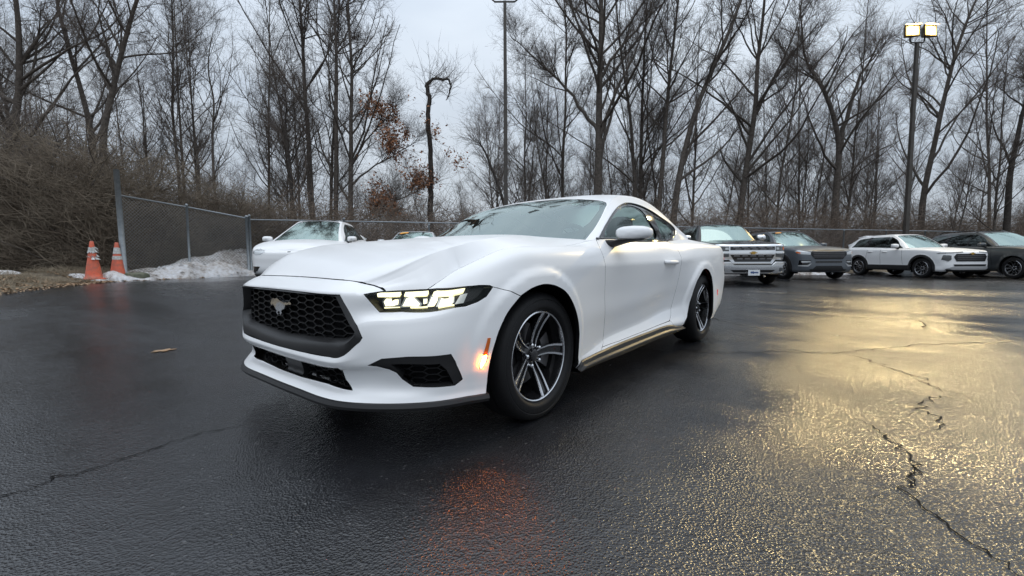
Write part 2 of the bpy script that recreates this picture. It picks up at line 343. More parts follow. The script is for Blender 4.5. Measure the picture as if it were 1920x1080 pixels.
class Top:
    S=[((-.44,0,1.00),(-.63,.835,.945)),((-.77,0,1.135),(-.90,.785,1.080)),((-1.08,0,1.265),(-1.20,.708,1.250)),((-1.45,0,1.362),(-1.50,.648,1.333)),((-1.8,0,1.397),(-1.8,.635,1.355)),((-2.15,0,1.388),(-2.15,.632,1.325)),((-2.5,0,1.328),(-2.48,.642,1.242)),((-2.85,0,1.225),(-2.78,.665,1.138)),((-3.2,0,1.105),(-3.06,.70,1.04)),((-3.5,0,1.015),(-3.29,.735,.985)),((-3.72,0,.95),(-3.52,.74,.92))]
    def __init__(s,S=None):
        if S is not None: s.S=S
        S=np.array(s.S,float).reshape(len(s.S),6); s.f=nspline(np.arange(len(S)),S)
    def ev(s,u,v,lift=0):
        u,v=np.broadcast_arrays(np.atleast_1d(np.asarray(u,float)),np.atleast_1d(np.asarray(v,float)))
        a=s.f(u); c=a[:,:3]; r=a[:,3:]; e=2.2+1.2*sm(1.6,2.6,u)
        x=c[:,0]+(r[:,0]-c[:,0])*np.abs(v)**2; y=r[:,1]*v; z=c[:,2]+(r[:,2]-c[:,2])*np.abs(v)**e
        P=np.stack([x,y,z],1)
        if lift:
            d=1e-3; n=np.cross(s.ev(u,v+d)-P,s.ev(u+d,v)-P); n/=np.linalg.norm(n,axis=1)[:,None]; P=P+n*lift
        return P
class Upper:   # side strip between belt line (wrap k0) and rail (top v=1)
    def __init__(s,w,t): 
        s.w=w; s.t=t
    def belt(s,u):
        # belt u in top-station units -> points
        B=[(-.69,.872,.955),(-.95,.876,.956),(-1.25,.878,.958),(-1.55,.878,.962),(-1.85,.872,.970),(-2.15,.855,.985),(-2.45,.825,1.000),(-2.75,.785,1.012),(-3.02,.75,1.010),(-3.27,.73,1.0),(-3.50,.7,.98)]
        if not hasattr(s,'bf'):
            uu=np.linspace(2.1,5.35,500); q=s.w.ev(uu,0*uu); o=np.argsort(q[:,0]); q=q[o]
            B=[(x,np.interp(x,q[:,0],q[:,1]),np.interp(x,q[:,0],q[:,2])) for x,_,_ in B]
            s.bf=nspline(np.arange(len(B)),B)
        return s.bf(u)
    def ev(s,u,v,lift=0):
        u,v=np.broadcast_arrays(np.atleast_1d(np.asarray(u,float)),np.atleast_1d(np.asarray(v,float)))
        b=s.belt(u); r=s.t.ev(u,np.ones_like(u)); v_=v[:,None]
        P=b+(r-b)*v_; bul=.030*np.sin(np.pi*np.clip(v,0,1))*sm(-.2,1.5,u)*(1-sm(5,7,u))-.03*np.sin(np.pi*np.clip(v,0,1))*sm(5.5,7,u)
        P[:,1]+=bul+lift; P[:,2]+=bul*.4
        return P
class Hood:
    # u = X station; v 0 centre .. 3 shut line
    def __init__(s,w): 
        s.w=w
        X=[.79,.70,.60,.50,.40,.30,.20,.05,-.2,-.42,-.60]
        s.z=nspline(X[::-1],np.array([.757,.804,.849,.885,.912,.934,.950,.967,.990,1.004,1.014])[::-1])
        s.dy=nspline(X[::-1],np.array([.52,.625,.685,.730,.752,.766,.762,.730,.635,.535,.46])[::-1])
        s.dz=nspline(X[::-1],np.array([.003,.004,.004,.004,.004,.004,.005,.008,.014,.020,.024])[::-1])
        up=np.array([(0,.13),(.16,.14),(.30,.16),(.434,.19),(.545,.22),(.60,.29),(.6463,.4526),(.687,1.03),(.712,1.515)]); e=w.ev(up[:,0],up[:,1]); s.ed=None
        ys=np.array([s.yv(x) for x in e[:,0]]); v=[]
        for (x,y,z),yy in zip(e,ys):
            vv=np.linspace(0,3,301); q=s.ev(np.full(301,x),vv); v.append(vv[np.argmin(np.abs(q[:,1]-y))])
        v=np.array(v); v[0]=0; dz=e[:,2]-s.ev(e[:,0],v)[:,2]; s.front=(v,e[:,0]); s.ed=(v,e[:,0],dz)
    def yv(s,x): return 0
    def shut(s,x):
        # outer edge of the hood: nose corner, headlight top, fender crown, then the fender seam
        if not hasattr(s,'sl'):
            q=[(.712,1.515),(.7197,1.585),(.806,1.525),(.909,1.785),(.962,1.222),(1.0076,.946),(1.05,.59),(1.10,.0)]+[(t,0) for t in np.linspace(1.13,2.25,90)]
            q=np.array(q); p=s.w.ev(q[:,0],q[:,1]); xs=np.minimum.accumulate(p[:,0]-1e-5*np.arange(len(p))); s.sl=(xs[::-1],p[::-1,1],p[::-1,2])
        return np.interp(x,s.sl[0],s.sl[1]),np.interp(x,s.sl[0],s.sl[2])
    def ev(s,u,v,lift=0):
        u,v=np.broadcast_arrays(np.atleast_1d(np.asarray(u,float)),np.atleast_1d(np.asarray(v,float)))
        z0=s.z(u)[:,0]; dy=s.dy(u)[:,0]; dz=s.dz(u)[:,0]; ys,zs=s.shut(u)
        a=np.clip(v,0,1); y=a*dy; z=z0-dz*a**2.5
        b=np.clip(v-1,0,2)/2; yb=dy+(ys-dy)*b; zb=(z0-dz)+(zs-(z0-dz))*b+.004*np.sin(np.pi*b)
        m=v>1; y=np.where(m,yb,y); z=np.where(m,zb,z)
        if s.ed is not None: z=z+np.interp(v,s.ed[0],s.ed[2])*(1-sm(.0,.28,np.interp(v,s.ed[0],s.ed[1])-u))*(1-sm(2.0,3.0,v))
        return np.stack([u,y,z+lift],1)
UVD={'bar2': [(0.8002, 1.9544), (0.9197, 2.035), (0.9113, 2.308), (0.7946, 2.2186)], 'bar3': [(0.9321, 2.1564), (0.9504, 2.1411), (1.0932, 2.8582), (1.0808, 3.0566), (1.0617, 2.9994), (0.9238, 2.3242)], 'proj1': [(0.6989, 2.4287), (0.7131, 2.2692), (0.7426, 2.2841), (0.7423, 2.4518), (0.7607, 2.3445), (0.7811, 2.3602), (0.7785, 2.6242), (0.7532, 2.6851), (0.7068, 2.6755)], 'proj2': [(0.8016, 2.3295), (0.8176, 2.267), (0.8433, 2.2775), (0.879, 2.6873), (0.8695, 2.8169), (0.7808, 2.738)], 'proj3': [(0.8865, 2.4467), (0.9085, 2.4746), (0.9056, 2.7122), (0.8862, 2.7253)], 'proj4': [(0.9261, 2.3988), (0.9658, 2.5031), (0.9567, 2.7764), (0.9385, 2.982), (0.9028, 2.8944)], 'proj5': [(0.97, 2.6202), (0.9858, 2.7941), (1.0112, 2.9356), (1.0146, 2.8356), (1.0375, 2.9769), (1.0309, 3.4266), (1.0136, 3.5163), (0.95, 3.0926)], 'silver': [(1.0604, 3.1159), (1.0935, 3.2382), (1.069, 3.714), (1.0298, 3.5561)], 'line1': [(0.7091, 2.6838), (0.7785, 2.7029), (0.7785, 2.7482), (0.709, 2.7321)], 'line2': [(0.827, 2.7732), (0.9053, 2.8449), (0.9052, 2.9007), (0.8271, 2.8264)], 'line3': [(0.9571, 3.1275), (1.0298, 3.5561), (1.0292, 3.6303), (0.9566, 3.2337)]}
# ------------------------------------------------------------------ the white coupe
Wrap.core=lambda s,P: np.stack([np.clip(P[:,0],-3.2,.3),0*P[:,1],.5+0*P[:,2]],1)
Top.core=lambda s,P: np.stack([P[:,0],0*P[:,1],.4+0*P[:,2]],1)
Hood.core=lambda s,P: np.stack([P[:,0],P[:,1],0*P[:,2]],1)
Upper.core=lambda s,P: np.stack([P[:,0],0*P[:,1],.8+0*P[:,2]],1)
def vz(S,u,z):
    v=np.linspace(2.0,11,181); u=np.atleast_1d(u); z=np.atleast_1d(z); out=np.zeros(len(u)); key=np.round(np.abs(u),2)
    for k in np.unique(key):
        zz=S.ev(np.full(181,k),v)[:,2]; o=np.argsort(zz); i=key==k; out[i]=np.interp(z[i],zz[o],v[o])
    return out
def honeycomb(mb,S,poly,cw,ch,lift,depth,bar,both=False,m=0):
    """hexagonal cell walls across the opening outlined by poly (u,v)"""
    poly=np.array(poly,float); Q=S.ev(poly[:,0],poly[:,1]); pz=np.stack([poly[:,0],Q[:,2]],1); lo,hi=pz.min(0),pz.max(0)
    k=0; z=lo[1]-ch
    ang=np.array([(-.5,0),(-.25,.5),(.25,.5),(.5,0),(.25,-.5),(-.25,-.5)])
    while z<hi[1]+ch:
        u=lo[0]-cw+(k%2)*cw*.75
        while u<hi[0]+cw:
            if inpoly([(u,z)],pz)[0] or inpoly([(u-cw*.3,z)],pz)[0] or inpoly([(u+cw*.3,z)],pz)[0]:
                a=ang*[cw,ch]; b=ang*[cw-bar*2.2,ch-bar*1.6]; U=np.r_[a[:,0],b[:,0],b[:,0]]+u; Z=np.r_[a[:,1],b[:,1],b[:,1]]+z
                sg=np.where(U<0,-1,1); V=vz(S,U,Z); L=np.r_[np.full(12,lift),np.full(6,lift-depth)]
                P=np.vstack([S.ev(abs(x),y,l) for x,y,l in zip(U,V,L)]); P[:,1]*=sg
                F=[[i,(i+1)%6,6+(i+1)%6,6+i] for i in range(6)]+[[6+i,6+(i+1)%6,12+(i+1)%6,12+i] for i in range(6)]
                mb.add(P,[f[::-1] for f in F],m)
            u+=cw*1.5
        z+=ch*.5; k+=1
    return mb
W=Wrap(); TP=Top(); UPR=Upper(W,TP); HD=Hood(W)
HLb=[(.629,2.008),(.666,2.488),(.6977,2.867),(.796,2.939),(.978,3.558),(1.0685,3.892),(1.127,3.891),(1.169,3.801),(1.2077,3.4445)]
HLt=[(1.192,3.283),(1.052,2.540),(.909,1.803),(.806,1.535),(.7197,1.597)]
BF=[(1.2077,3.4445),(1.26,3.80),(1.3092,4.105),(1.3481,4.313)]
ARCH=[(1.156,11),(1.1621,9.1055),(1.1691,7.801),(1.1856,6.6195),(1.2174,5.533),(1.2652,4.7825),(1.3481,4.313),(1.4332,4.151),(1.5378,4.074),(1.6415,4.243),(1.745,4.70),(1.8413,5.614),(1.8928,6.59),(1.907,7.62),(1.9096,10.84)]
ARC_F=crv(ARCH[:7]); ARC_R=crv(ARCH[6:])
def make_wheel(parent,name='wheel',R=.337,rim=.2375,w=.245,spin=19,style='five'):
    wl=empty(name,parent=parent); h=w/2
    t=MB(); pr=[(-h*.82,rim*.95),(-h*.97,rim*1.09),(-h,.5*(rim+R)),(-h*.95,R*.93),(-h*.80,R*.977),(-h*.5,R*.994)]
    for g in (-.34,-.02,.30):  # circumferential grooves
        pr+=[(h*(g-.05),R*.997),(h*(g-.04),R*.978),(h*(g+.04),R*.978),(h*(g+.05),R*.998)]
    pr+=[(h*.5,R*.994),(h*.80,R*.977),(h*.95,R*.93),(h*.985,R*.885),(h*.965,R*.875),(h*1.0,.5*(rim+R)),(h*.985,rim*1.13),(h*1.0,rim*1.10),(h*.97,rim*1.06),(h*.86,rim*1.01),(h*.78,rim)]
    t.lathe(pr,72); t.build('tyre',MAT['rubber'],wl,angle=40)
    y0=h*.80
    b=MB(); b.lathe([(y0-.004,rim*.948),(y0-.03,rim*.93),(-h*.2,rim*.86),(-h*.8,rim*.88)],56); b.build('rim_barrel',MAT['alloy_black'],wl)
    r=MB(); r.lathe([(y0-.012,rim*1.0),(y0+.004,rim*.995),(y0+.007,rim*.975),(y0+.004,rim*.953),(y0-.02,rim*.945)],72); r.build('rim',MAT['machined_alloy'],wl,angle=50)
    d=MB(); d.lathe([(-.03,.05),(-.012,.055),(-.012,rim*.70),(-.034,rim*.70)],40); d.build('brake_disc',MAT['dull_steel'],wl,angle=40)
    cpr=MB(); q=[]
    for a in np.linspace(-.55,.55,7): q.append([[-(rim*rr)*math.cos(a),yy,(rim*rr)*math.sin(a)] for rr,yy in ((.50,.0),(.50,.028),(.80,.028),(.80,-.03))])
    cpr.grid(np.array(q),closev=True); cpr.build('brake_caliper',MAT['dull_steel'],wl,angle=40)
    for k in range(5 if style=='five' else 10):
        n=5 if style=='five' else 10; a=math.radians(spin+k*360/n); er=np.array([-math.sin(a),0,math.cos(a)]); et=np.array([math.cos(a),0,math.sin(a)]); ey=np.array([0,1,0])
        st=np.array([0,.2,.45,.7,.88,1.0]); rr=.045+(rim*.955-.045)*st; yf=y0-.050+.046*st**1.6; hw=(.020+.016*st) if style=='five' else (.013+.010*st); sk=.012*np.sin(st*np.pi) if style=='five' else 0*st
        m=MB()
        def sec(i,ts,yo): return [er*rr[i]+et*(hw[i]*tt+sk[i])+ey*(yf[i]+oo) for tt,oo in zip(ts,yo)]
        m.grid(np.array([sec(i,(-1,-.92,-.55,-.45,.45,.55,.92,1,.8,-.8),(-.014,0,0,-.010,-.010,0,0,-.014,-.045,-.045)) for i in range(6)]),0,closev=True,flip=True)
        for sgn in (-1,1):
            m.grid(np.array([sec(i,(sgn*.98,sgn*.90,sgn*.60,sgn*.52) if sgn>0 else (sgn*.52,sgn*.60,sgn*.90,sgn*.98),(-.004,.0025,.0025,-.004)) for i in range(6)]),1)
        m.build('spoke',[MAT['alloy_black'],MAT['machined_alloy']],wl,angle=35)
    hb=MB(); hb.lathe([(y0-.10,.070),(y0-.062,.066),(y0-.054,.052),(y0-.050,.034),(y0-.030,.030),(y0-.027,.022),(y0-.028,0)],32)
    hb.build('hub',MAT['alloy_black'],wl,angle=40)
    for k in range(5):
        ln=MB(); a=math.radians(spin+36+k*72); c=(-.057*math.sin(a),0,.057*math.cos(a)); ln.lathe([(y0-.05,.0105),(y0-.030,.0105),(y0-.026,.006),(y0-.025,0)],10,c=c); ln.build('lug_nut',MAT['chrome'],wl,angle=40)
    return wl
def wheel_set(parent,proto,places):
    for i,(x,y,z) in enumerate(places):
        o=proto if i==0 else copy_tree(proto,parent); o.location=(x,y,z); o.rotation_euler=(0,0,0 if y>0 else math.pi)
def hero():
    car=empty('sports_coupe'); tag(car,'white two-door sports coupe with black honeycomb grille and lit headlights','car')
    WP=[MAT['white_paint'],MAT['gap_black']]  # turned-in panel edges coloured black: shade inside the shut lines, not paint
    # --- front bumper
    up=[(0,.13),(.16,.14),(.30,.16),(.434,.19),(.545,.22),(.60,.29),(.6463,.4526),(.687,1.02),(.712,1.53)]
    GR=[(-.03,2.03),(.527,2.03),(.576,3.01),(.640,4.70),(.628,4.85),(.590,4.98),(.55,5.22),(.52,5.25),(.462,5.09),(.2,5.30),(-.03,5.33)]
    IN=[(-.03,7.98),(.104,7.97),(.30,7.52),(.506,6.97),(.507,8.40),(.5506,8.98),(.359,8.86),(.11,9.02),(-.03,9.02)]
    ST=[(.656,6.854),(.7184,6.224),(.827,6.155),(.9986,6.233),(1.019,6.816),(1.0507,8.462),(1.015,8.866),(.8405,8.73),(.7956,8.326),(.746,7.549),(.696,7.034)]
    SMs=[(.755,6.88),(.9523,6.837),(.9786,7.344),(1.0127,8.77),(.8405,8.73),(.7956,8.326)]
    MK=[(1.163,5.72),(1.177,5.74),(1.152,7.16),(1.128,7.77),(1.124,7.41)]
    b=MB(); patch(b,W,up+HLb+BF[1:-1]+ARC_F[::-1]+[(.9,11),(.6,11),(.3,11),(0,11)],[GR,IN,ST],step=.016,flange=.022,sym='u',gap=.0012,rows=((2,0,.60),(4,.64,1.12),(8,0,.6))); symm(b).build('front_bumper',WP,car)
    # grille surround, cells, backing
    outr=[(0,2.04),(.25,2.04),(.525,2.04),(.574,3.01),(.606,3.85),(.637,4.70),(.626,4.84),(.589,4.96),(.549,5.20),(.52,5.23),(.462,5.07),(.2,5.28),(0,5.31)]
    innr=[(0,2.20),(.25,2.20),(.500,2.20),(.530,2.95),(.560,3.60),(.588,4.05),(.586,4.20),(.572,4.29),(.545,4.25),(.513,4.18),(.43,4.20),(.19,4.33),(0,4.42)]
    g=MB(); rows=[]
    A=np.array(outr); B=np.array(innr)
    for f,l in ((0,-.022),(0,-.003),(.30,.000),(.62,.003),(.80,-.006),(1,-.048),(1.04,-.075)):
        q=A+(B-A)*f; rows.append(W.ev(q[:,0],q[:,1],l))
    g.grid(np.array(rows)); symm(g).build('grille_surround',MAT['black_plastic'],car,angle=38)
    hc=MB(); honeycomb(hc,W,[(-x,y) for x,y in innr[::-1]]+innr,.104,.032,-.040,.016,.0030,m=0); hc.build('grille_mesh',MAT['satin_black'],car,smooth=False)
    bk=MB(); patch(bk,W,[(0,2.05),(.52,2.05),(.62,4.7),(.5,5.2),(0,4.9)],step=.04,flange=0,lift=-.085,sym='u'); symm(bk).build('grille_backing',MAT['gap_black'],car)
    # pony emblem
    PY=[(-.124,.621),(-.114,.640),(-.095,.649),(-.077,.647),(-.05,.65),(-.019,.641),(.028,.632),(.049,.635),(.068,.634),(.083,.641),(.099,.637),(.105,.632),(.095,.627),(.076,.628),(.059,.624),(.042,.623),(.036,.614),(.029,.603),(.006,.597),(-.007,.589),(-.002,.581),(-.014,.570),(-.028,.573),(-.022,.582),(-.027,.588),(-.039,.587),(-.051,.579),(-.039,.573),(-.049,.568),(-.063,.578),(-.056,.588),(-.073,.599),(-.087,.612),(-.098,.620),(-.110,.613),(-.120,.613)]
    em=MB(); em.prism(PY,lambda y,z:(.872,y,z),lambda y,z:(.886+.004*math.cos(22*(z-.61)),y,z)); em.build('horse_emblem',MAT['chrome'],car,angle=30)
    pst=MB(); pst.box((.865,-.01,.612),(.03,.04,.03)); pst.build('emblem_post',MAT['gap_black'],car)
    # lower intake
    il=[(.0,8.0),(.104,8.0),(.30,7.7),(.50,7.2),(.50,8.40),(.545,8.95),(.359,8.84),(.11,9.0),(0,9.0)]
    hc=MB(); honeycomb(hc,W,[(-x,y) for x,y in il[::-1]]+il,.085,.032,-.045,.014,.003); hc.build('lower_grille_mesh',MAT['satin_black'],car,smooth=False)
    bk=MB(); patch(bk,W,[(0,7.6),(.5,6.9),(.53,8.3),(.57,9.1),(0,9.2)],step=.04,flange=0,lift=-.08,sym='u'); symm(bk).build('intake_backing',MAT['gap_black'],car)
    sn=MB(); patch(sn,W,[(0,8.0),(.09,7.98),(.085,9.05),(0,9.05)],step=.03,flange=.05,mf=0,lift=-.022,sym='u'); symm(sn).build('radar_sensor',MAT['black_plastic'],car)
    # side intakes
    st=MB(); patch(st,W,ST,[SMs],step=.02,flange=.05,mf=0,lift=-.006,gap=.001); part2('side_intake_trim',st,MAT['black_plastic'],car)
    hc=MB(); honeycomb(hc,W,SMs,.085,.028,-.040,.012,.003); part2('side_intake_mesh',hc,MAT['satin_black'],car,smooth=False)
    bk=MB(); patch(bk,W,ST,step=.04,flange=0,lift=-.062); part2('intake_backing',bk,MAT['gap_black'],car)
    mk=MB(); patch(mk,W,MK,step=.012,flange=.006,mf=0,lift=.0035)
    for o in part2('side_marker',mk,MAT['amber_lens'],car):
        pass
    mh=MB(); patch(mh,W,[(1.139,6.75),(1.1555,6.72),(1.149,7.15),(1.129,7.70),(1.1255,7.40)],step=.008,flange=.004,mf=0,lift=.006); part2('marker_lamp',mh,MAT['amber_glow'],car)
    # splitter lip
    uu=np.linspace(0,1.165,70); top=W.ev(uu,0*uu+11); rows=[]
    nx=W.ev(uu,0*uu+11,1.0)-top
    for off,dz in ((-.16,.0),(-.004,.002),(.010,-.003),(.016,-.018),(.010,-.032),(-.004,-.036),(-.20,-.026)):
        q=top+nx*off; q[:,2]+=dz; rows.append(q)
    lp=MB(); lp.grid(np.array(rows)); symm(lp).build('splitter_lip',MAT['black_plastic'],car,angle=35)
    # --- headlights
    HL=HLb+HLt
    def insetp(P,g):
        c=np.mean(P,0); return [tuple(c+(np.array(q)-c)*g) for q in P]
    hs=MB(); patch(hs,W,HL,step=.02,flange=0,lift=-.042)
    # dark bezel ring between lens edge and the housing
    A=np.array([tuple(q) for q in dens(np.array(HL)*[1,.065],.02)])/[1,.065]; c=A.mean(0); B=c+(A-c)*.93
    rows=[W.ev(A[:,0],A[:,1],-.004),W.ev(B[:,0],B[:,1],-.042)]; hs.grid(np.array(rows),closev=True)
    hl=part2('headlight',hs,MAT['satin_black'],car)
    def sub(nm,poly,m,lift,depth,step=.012):
        q=MB(); patch(q,W,poly,step=step,flange=depth,mf=0,lift=lift)
        for o,par in zip(part2(nm,q,MAT[m],car),hl): o.parent=par
    sub('light_bar',[(.6819,2.007),(.6966,1.8825),(.7861,1.90),(.781,2.2065),(.6858,2.1949)],'lamp_bar',-.012,.02)
    UV=dict(bar2=UVD['bar2'],bar3=UVD['bar3'])
    sub('light_bar',insetp(UVD['bar2'],.90),'lamp_bar',-.012,.02); sub('light_bar',insetp(UVD['bar3'],.90),'lamp_bar',-.012,.02)
    for k in ('proj1','proj2','proj3','proj4','proj5'): sub('projector_lamp',insetp(UVD[k],.80),'lamp_glow',-.026,.02)
    for k in ('proj1','proj2','proj3','proj4','proj5'): sub('reflector',insetp(UVD[k],1.06),'lamp_silver',-.034,.008)
    def E(pts): return [tuple(q) for q in pts]
    for k,m in (('line1','lamp_bar'),('line2','lamp_bar'),('line3','lamp_bar')): sub('light_line',UVD[k],m,-.024,.01,.006)
    sub('reflector_fin',UVD['silver'],'lamp_silver',-.02,.02)
    gl=MB(); patch(gl,W,HL,step=.016,flange=0,lift=-.001,gap=.001)
    for o,par in zip(part2('headlight_lens',gl,MAT['lens_glass'],car),hl): o.parent=par
    # --- hood
    hv=np.linspace(0,3,46); xe=np.interp(hv,*HD.front)-.0045
    hp=[(float(x),float(q)) for x,q in zip(xe,hv)]+[(x,3) for x in np.linspace(.72,-.64,74)]+[(-.60,2.2),(-.57,1.0),(-.565,0)]
    h=MB(); patch(h,HD,hp,step=.02,vs=.25,flange=.02,sym='v',gap=.0012,rows=((1,-.54,.74),))
    symm(h)
    h.build('hood',WP,car)
    # --- fenders, doors, sills, quarters
    DF=crv([(2.288,0),(2.2453,1.449),(2.2356,2.829),(2.2484,3.918),(2.2703,5.225),(2.3104,6.82),(2.3256,7.80),(2.31,8.5),(2.275,9.05)])
    f=MB(); patch(f,W,[(.9123,1.80),(.962,1.222),(1.0076,.946),(1.05,.59),(1.10,0)]+[(u,0) for u in np.arange(1.15,2.27,.05)]+DF+[(2.2576,9.85),(2.12,9.65),(2.003,9.55),(1.955,10.3),(1.93,10.95)]+ARC_R[::-1]+BF[::-1]+HLt[:3][0:2],step=.018,flange=.022,gap=.0012,rows=((1,1.1,2.26),(3,1.8,2.21),(8,1.93,2.3)))
    part2('front_fender',f,WP,car)
    DRr=[(3.56,0),(3.60,1.0),(3.615,2.4),(3.61,4.0),(3.595,5.8),(3.57,7.4),(3.52,8.6),(3.44,9.3)]
    d=MB(); patch(d,W,[(u,0) for u in np.arange(2.30,3.55,.06)]+crv(DRr)+[(3.3236,9.36),(2.87,9.42),(2.52,9.42),(2.285,9.02)]+DF[::-1][3:-1],step=.018,flange=.022,gap=.0018,rows=((1,2.31,3.56),(3,2.26,3.58),(8,2.31,3.5)))
    doors=part2('door',d,WP,car)
    s=MB(); patch(s,W,[(2.275,9.12),(2.52,9.49),(2.87,9.47),(3.3236,9.41),(3.46,9.36),(3.50,10.0),(3.3,9.93),(2.8,9.88),(2.2576,9.90)],step=.016,flange=.02,gap=.001); part2('sill',s,WP,car)
    RA=crv([(3.7349,10.3),(3.745,10.0),(3.8242,8.93),(3.881,7.60),(3.9337,5.845),(4.0491,4.822),(4.1503,4.484),(4.2887,4.776),(4.385,5.55),(4.4294,6.6),(4.452,8.0),(4.46,9.5),(4.46,11)])
    q=MB(); LQ=W.L[20]
    patch(q,W,[(u,0) for u in np.arange(3.57,LQ,.06)]+[(LQ,0),(LQ,3),(LQ,6),(LQ,9),(LQ,11)]+RA[::-1]+[(3.60,10.2),(3.50,10.0),(3.46,9.36)]+crv(DRr)[::-1][1:],step=.022,flange=.022,gap=.0015,rows=((1,3.6,4.6),(3,3.63,4.1),(8,3.56,3.85)))
    part2('quarter_panel',q,WP,car)
    rb=MB(); uu=np.linspace(LQ,W.L[24],26); rb.grid(np.array([W.ev(uu,0*uu+v) for v in np.arange(0,11.01,.5)])); symm(rb).build('rear_bumper',MAT['white_paint'],car)
    tl=MB(); patch(tl,W,[(5.32,2.6),(5.75,2.6),(5.75,4.6),(5.32,4.6)],step=.03,flange=.01,mf=0,lift=.004); part2('tail_light',tl,MAT['red_lens'],car)
    rm=MB(); patch(rm,W,[(4.62,7.5),(4.72,7.5),(4.72,8.2),(4.62,8.2)],step=.02,flange=.004,mf=0,lift=.004); part2('rear_marker',rm,MAT['red_lens'],car)
    # side skirts
    sk=[(1.925,10.9),(1.96,10.25),(2.003,9.60),(2.12,9.72),(2.2576,9.87),(2.6,9.87),(3.0,9.87),(3.3035,9.86),(3.45,9.95),(3.60,10.2),(3.735,10.35)]
    a=np.array(crv(sk,.03)); P0=W.ev(a[:,0],a[:,1]); nn=W.ev(a[:,0],a[:,1],1.0)-P0; z1=np.interp(P0[:,0],[-2.17,-1.57,-.93,-.30],[.200,.188,.172,.185]); dz=np.maximum(P0[:,2]-z1,.012)
    rows=[]
    for off,fz in ((-.02,.0),(.004,-.0),(.012,-.10),(.016,-.42),(.030,-.52),(.032,-.62),(.020,-.90),(.0,-1.0),(-.25,-1.0)):
        q=P0+nn*off; q[:,2]+=dz*fz; rows.append(q)
    k=MB(); k.grid(np.array(rows),flip=True); part2('side_skirt',k,MAT['black_plastic'],car,angle=30)
    # --- roof, glass
    rp=[(2.56,0),(2.518,.318),(2.36,.62),(2.185,.854),(2.10,.92),(1.9936,.962),(1.85,.983),(1.5,.986),(1.0,.986),(.5,.986),(0,.986),(0,1)]+[(u,1) for u in np.arange(.3,10,.3)]+[(10,1),(10,.0),(8.3,0),(8.28,.5),(8.27,.90),(7,.88),(5.4,.85),(5.15,.75),(5.08,.5),(5.05,0)]
    r=MB(); patch(r,TP,rp,step=.055,vs=1.8,flange=.02,sym='v')
    # outer frame of the side glass, A pillar to C pillar
    WIN=[(.05,.0),(.20,.20),(.3682,.4315),(.5945,.625),(.7858,.714),(.973,.7707),(1.38,.809),(1.8156,.814),(2.42,.820),(2.981,.826),(3.559,.784),(4.159,.6925),(4.757,.5616),(5.3,.470),(5.589,.419),(5.70,.37),(5.687,.29),(5.396,.138),(5.0,.05),(4.289,.0)]
    wpt=np.array(WIN); wd=dens(wpt,.06,False,True)
    symm(r)
    uf=MB(); patch(uf,UPR,[tuple(q) for q in wd]+[(u,0) for u in np.arange(4.6,10,.3)]+[(10,0),(10,1)]+[(u,1) for u in np.arange(9.7,-.01,-.3)]+[(0,1),(0,.5)],step=.055,vs=1.0,flange=.018)
    symm(uf); o=r.n
    for a,n2 in zip(uf.v,uf.nrm): r.v.append(a); r.nrm.append(n2)
    r.f+=[[i+o for i in f] for f in uf.f]; r.m+=uf.m; r.n+=uf.n
    r.build('roof',WP,car)
    half=[(0,.985),(.5,.985),(1.0,.985),(1.5,.985),(1.85,.982),(1.9936,.960),(2.10,.918),(2.185,.852),(2.36,.618),(2.518,.316),(2.56,0)]
    WS=half+[(u,-v) for u,v in half[::-1][1:]]+[(-.05,-.8),(-.10,0),(-.05,.8)]
    hi=[(.34,.80),(.55,.875),(1.0,.915),(1.6,.935),(1.86,.915),(2.0,.865),(2.10,.79),(2.27,.57),(2.42,.30),(2.46,0)]
    HOLE=hi+[(u,-v) for u,v in hi[::-1][1:]]+[(.27,-.55),(.22,0),(.27,.55)]
    ft=MB(); patch(ft,TP,WS,[HOLE],step=.06,vs=1.8,flange=0,lift=-.006); ft.build('windshield_border',MAT['gap_black'],car)
    ws=MB(); patch(ws,TP,WS,step=.06,vs=1.8,flange=0,lift=-.001); ws.build('windshield',MAT['car_glass'],car)
    rg=MB(); RG=[(5.07,0),(5.17,.5),(5.22,.75),(5.42,.845),(7,.875),(8.25,.895)]; RG=RG+[(8.25,-.895),(7,-.875),(5.42,-.845),(5.22,-.75),(5.17,-.5)]
    patch(rg,TP,RG,step=.08,vs=1.8,flange=0,lift=-.002); rg.build('rear_window',MAT['car_glass'],car)
    dk=MB(); uu=np.linspace(4.25,W.L[24],30); e=W.ev(uu,0*uu); rows=[np.stack([e[:,0],e[:,1]*s_,e[:,2]+.012*(1-s_**2)],1) for s_ in (-1,-.7,-.35,0,.35,.7,1)]; dk.grid(np.array(rows)); 
    dk.build('trunk_lid',MAT['white_paint'],car)
    # side glass: black surround with two openings, B pillar between them
    G1=[(.52,.05),(.62,.36),(.80,.57),(1.05,.685),(1.40,.735),(1.82,.75),(2.42,.76),(2.95,.765),(3.30,.735),(3.56,.66),(3.60,.45),(3.42,.05)]
    G2=[(4.15,.545),(4.70,.495),(5.28,.400),(5.46,.345),(5.47,.29),(5.22,.165),(4.75,.055),(3.98,.05)]
    tr=MB(); wl=[tuple(q) for q in wd]; patch(tr,UPR,wl,[[tuple(q) for q in dens(G1,.05,True,True)],G2],step=.05,vs=1.0,flange=.02,mf=0,lift=-.004); part2('window_surround',tr,MAT['gloss_black'],car)
    ring=np.array(wl[:-1]); c=ring.mean(0); rows=[UPR.ev(ring[:,0],np.clip(ring[:,1],0,1),l) for l in (-.004,.004)]
    rr=np.array(wl); i0=0; Pm=UPR.ev(rr[:,0],rr[:,1],.002); mt=MB(); mt.tube(Pm,.0055,6); part2('window_moulding',mt,MAT['gloss_black'],car)
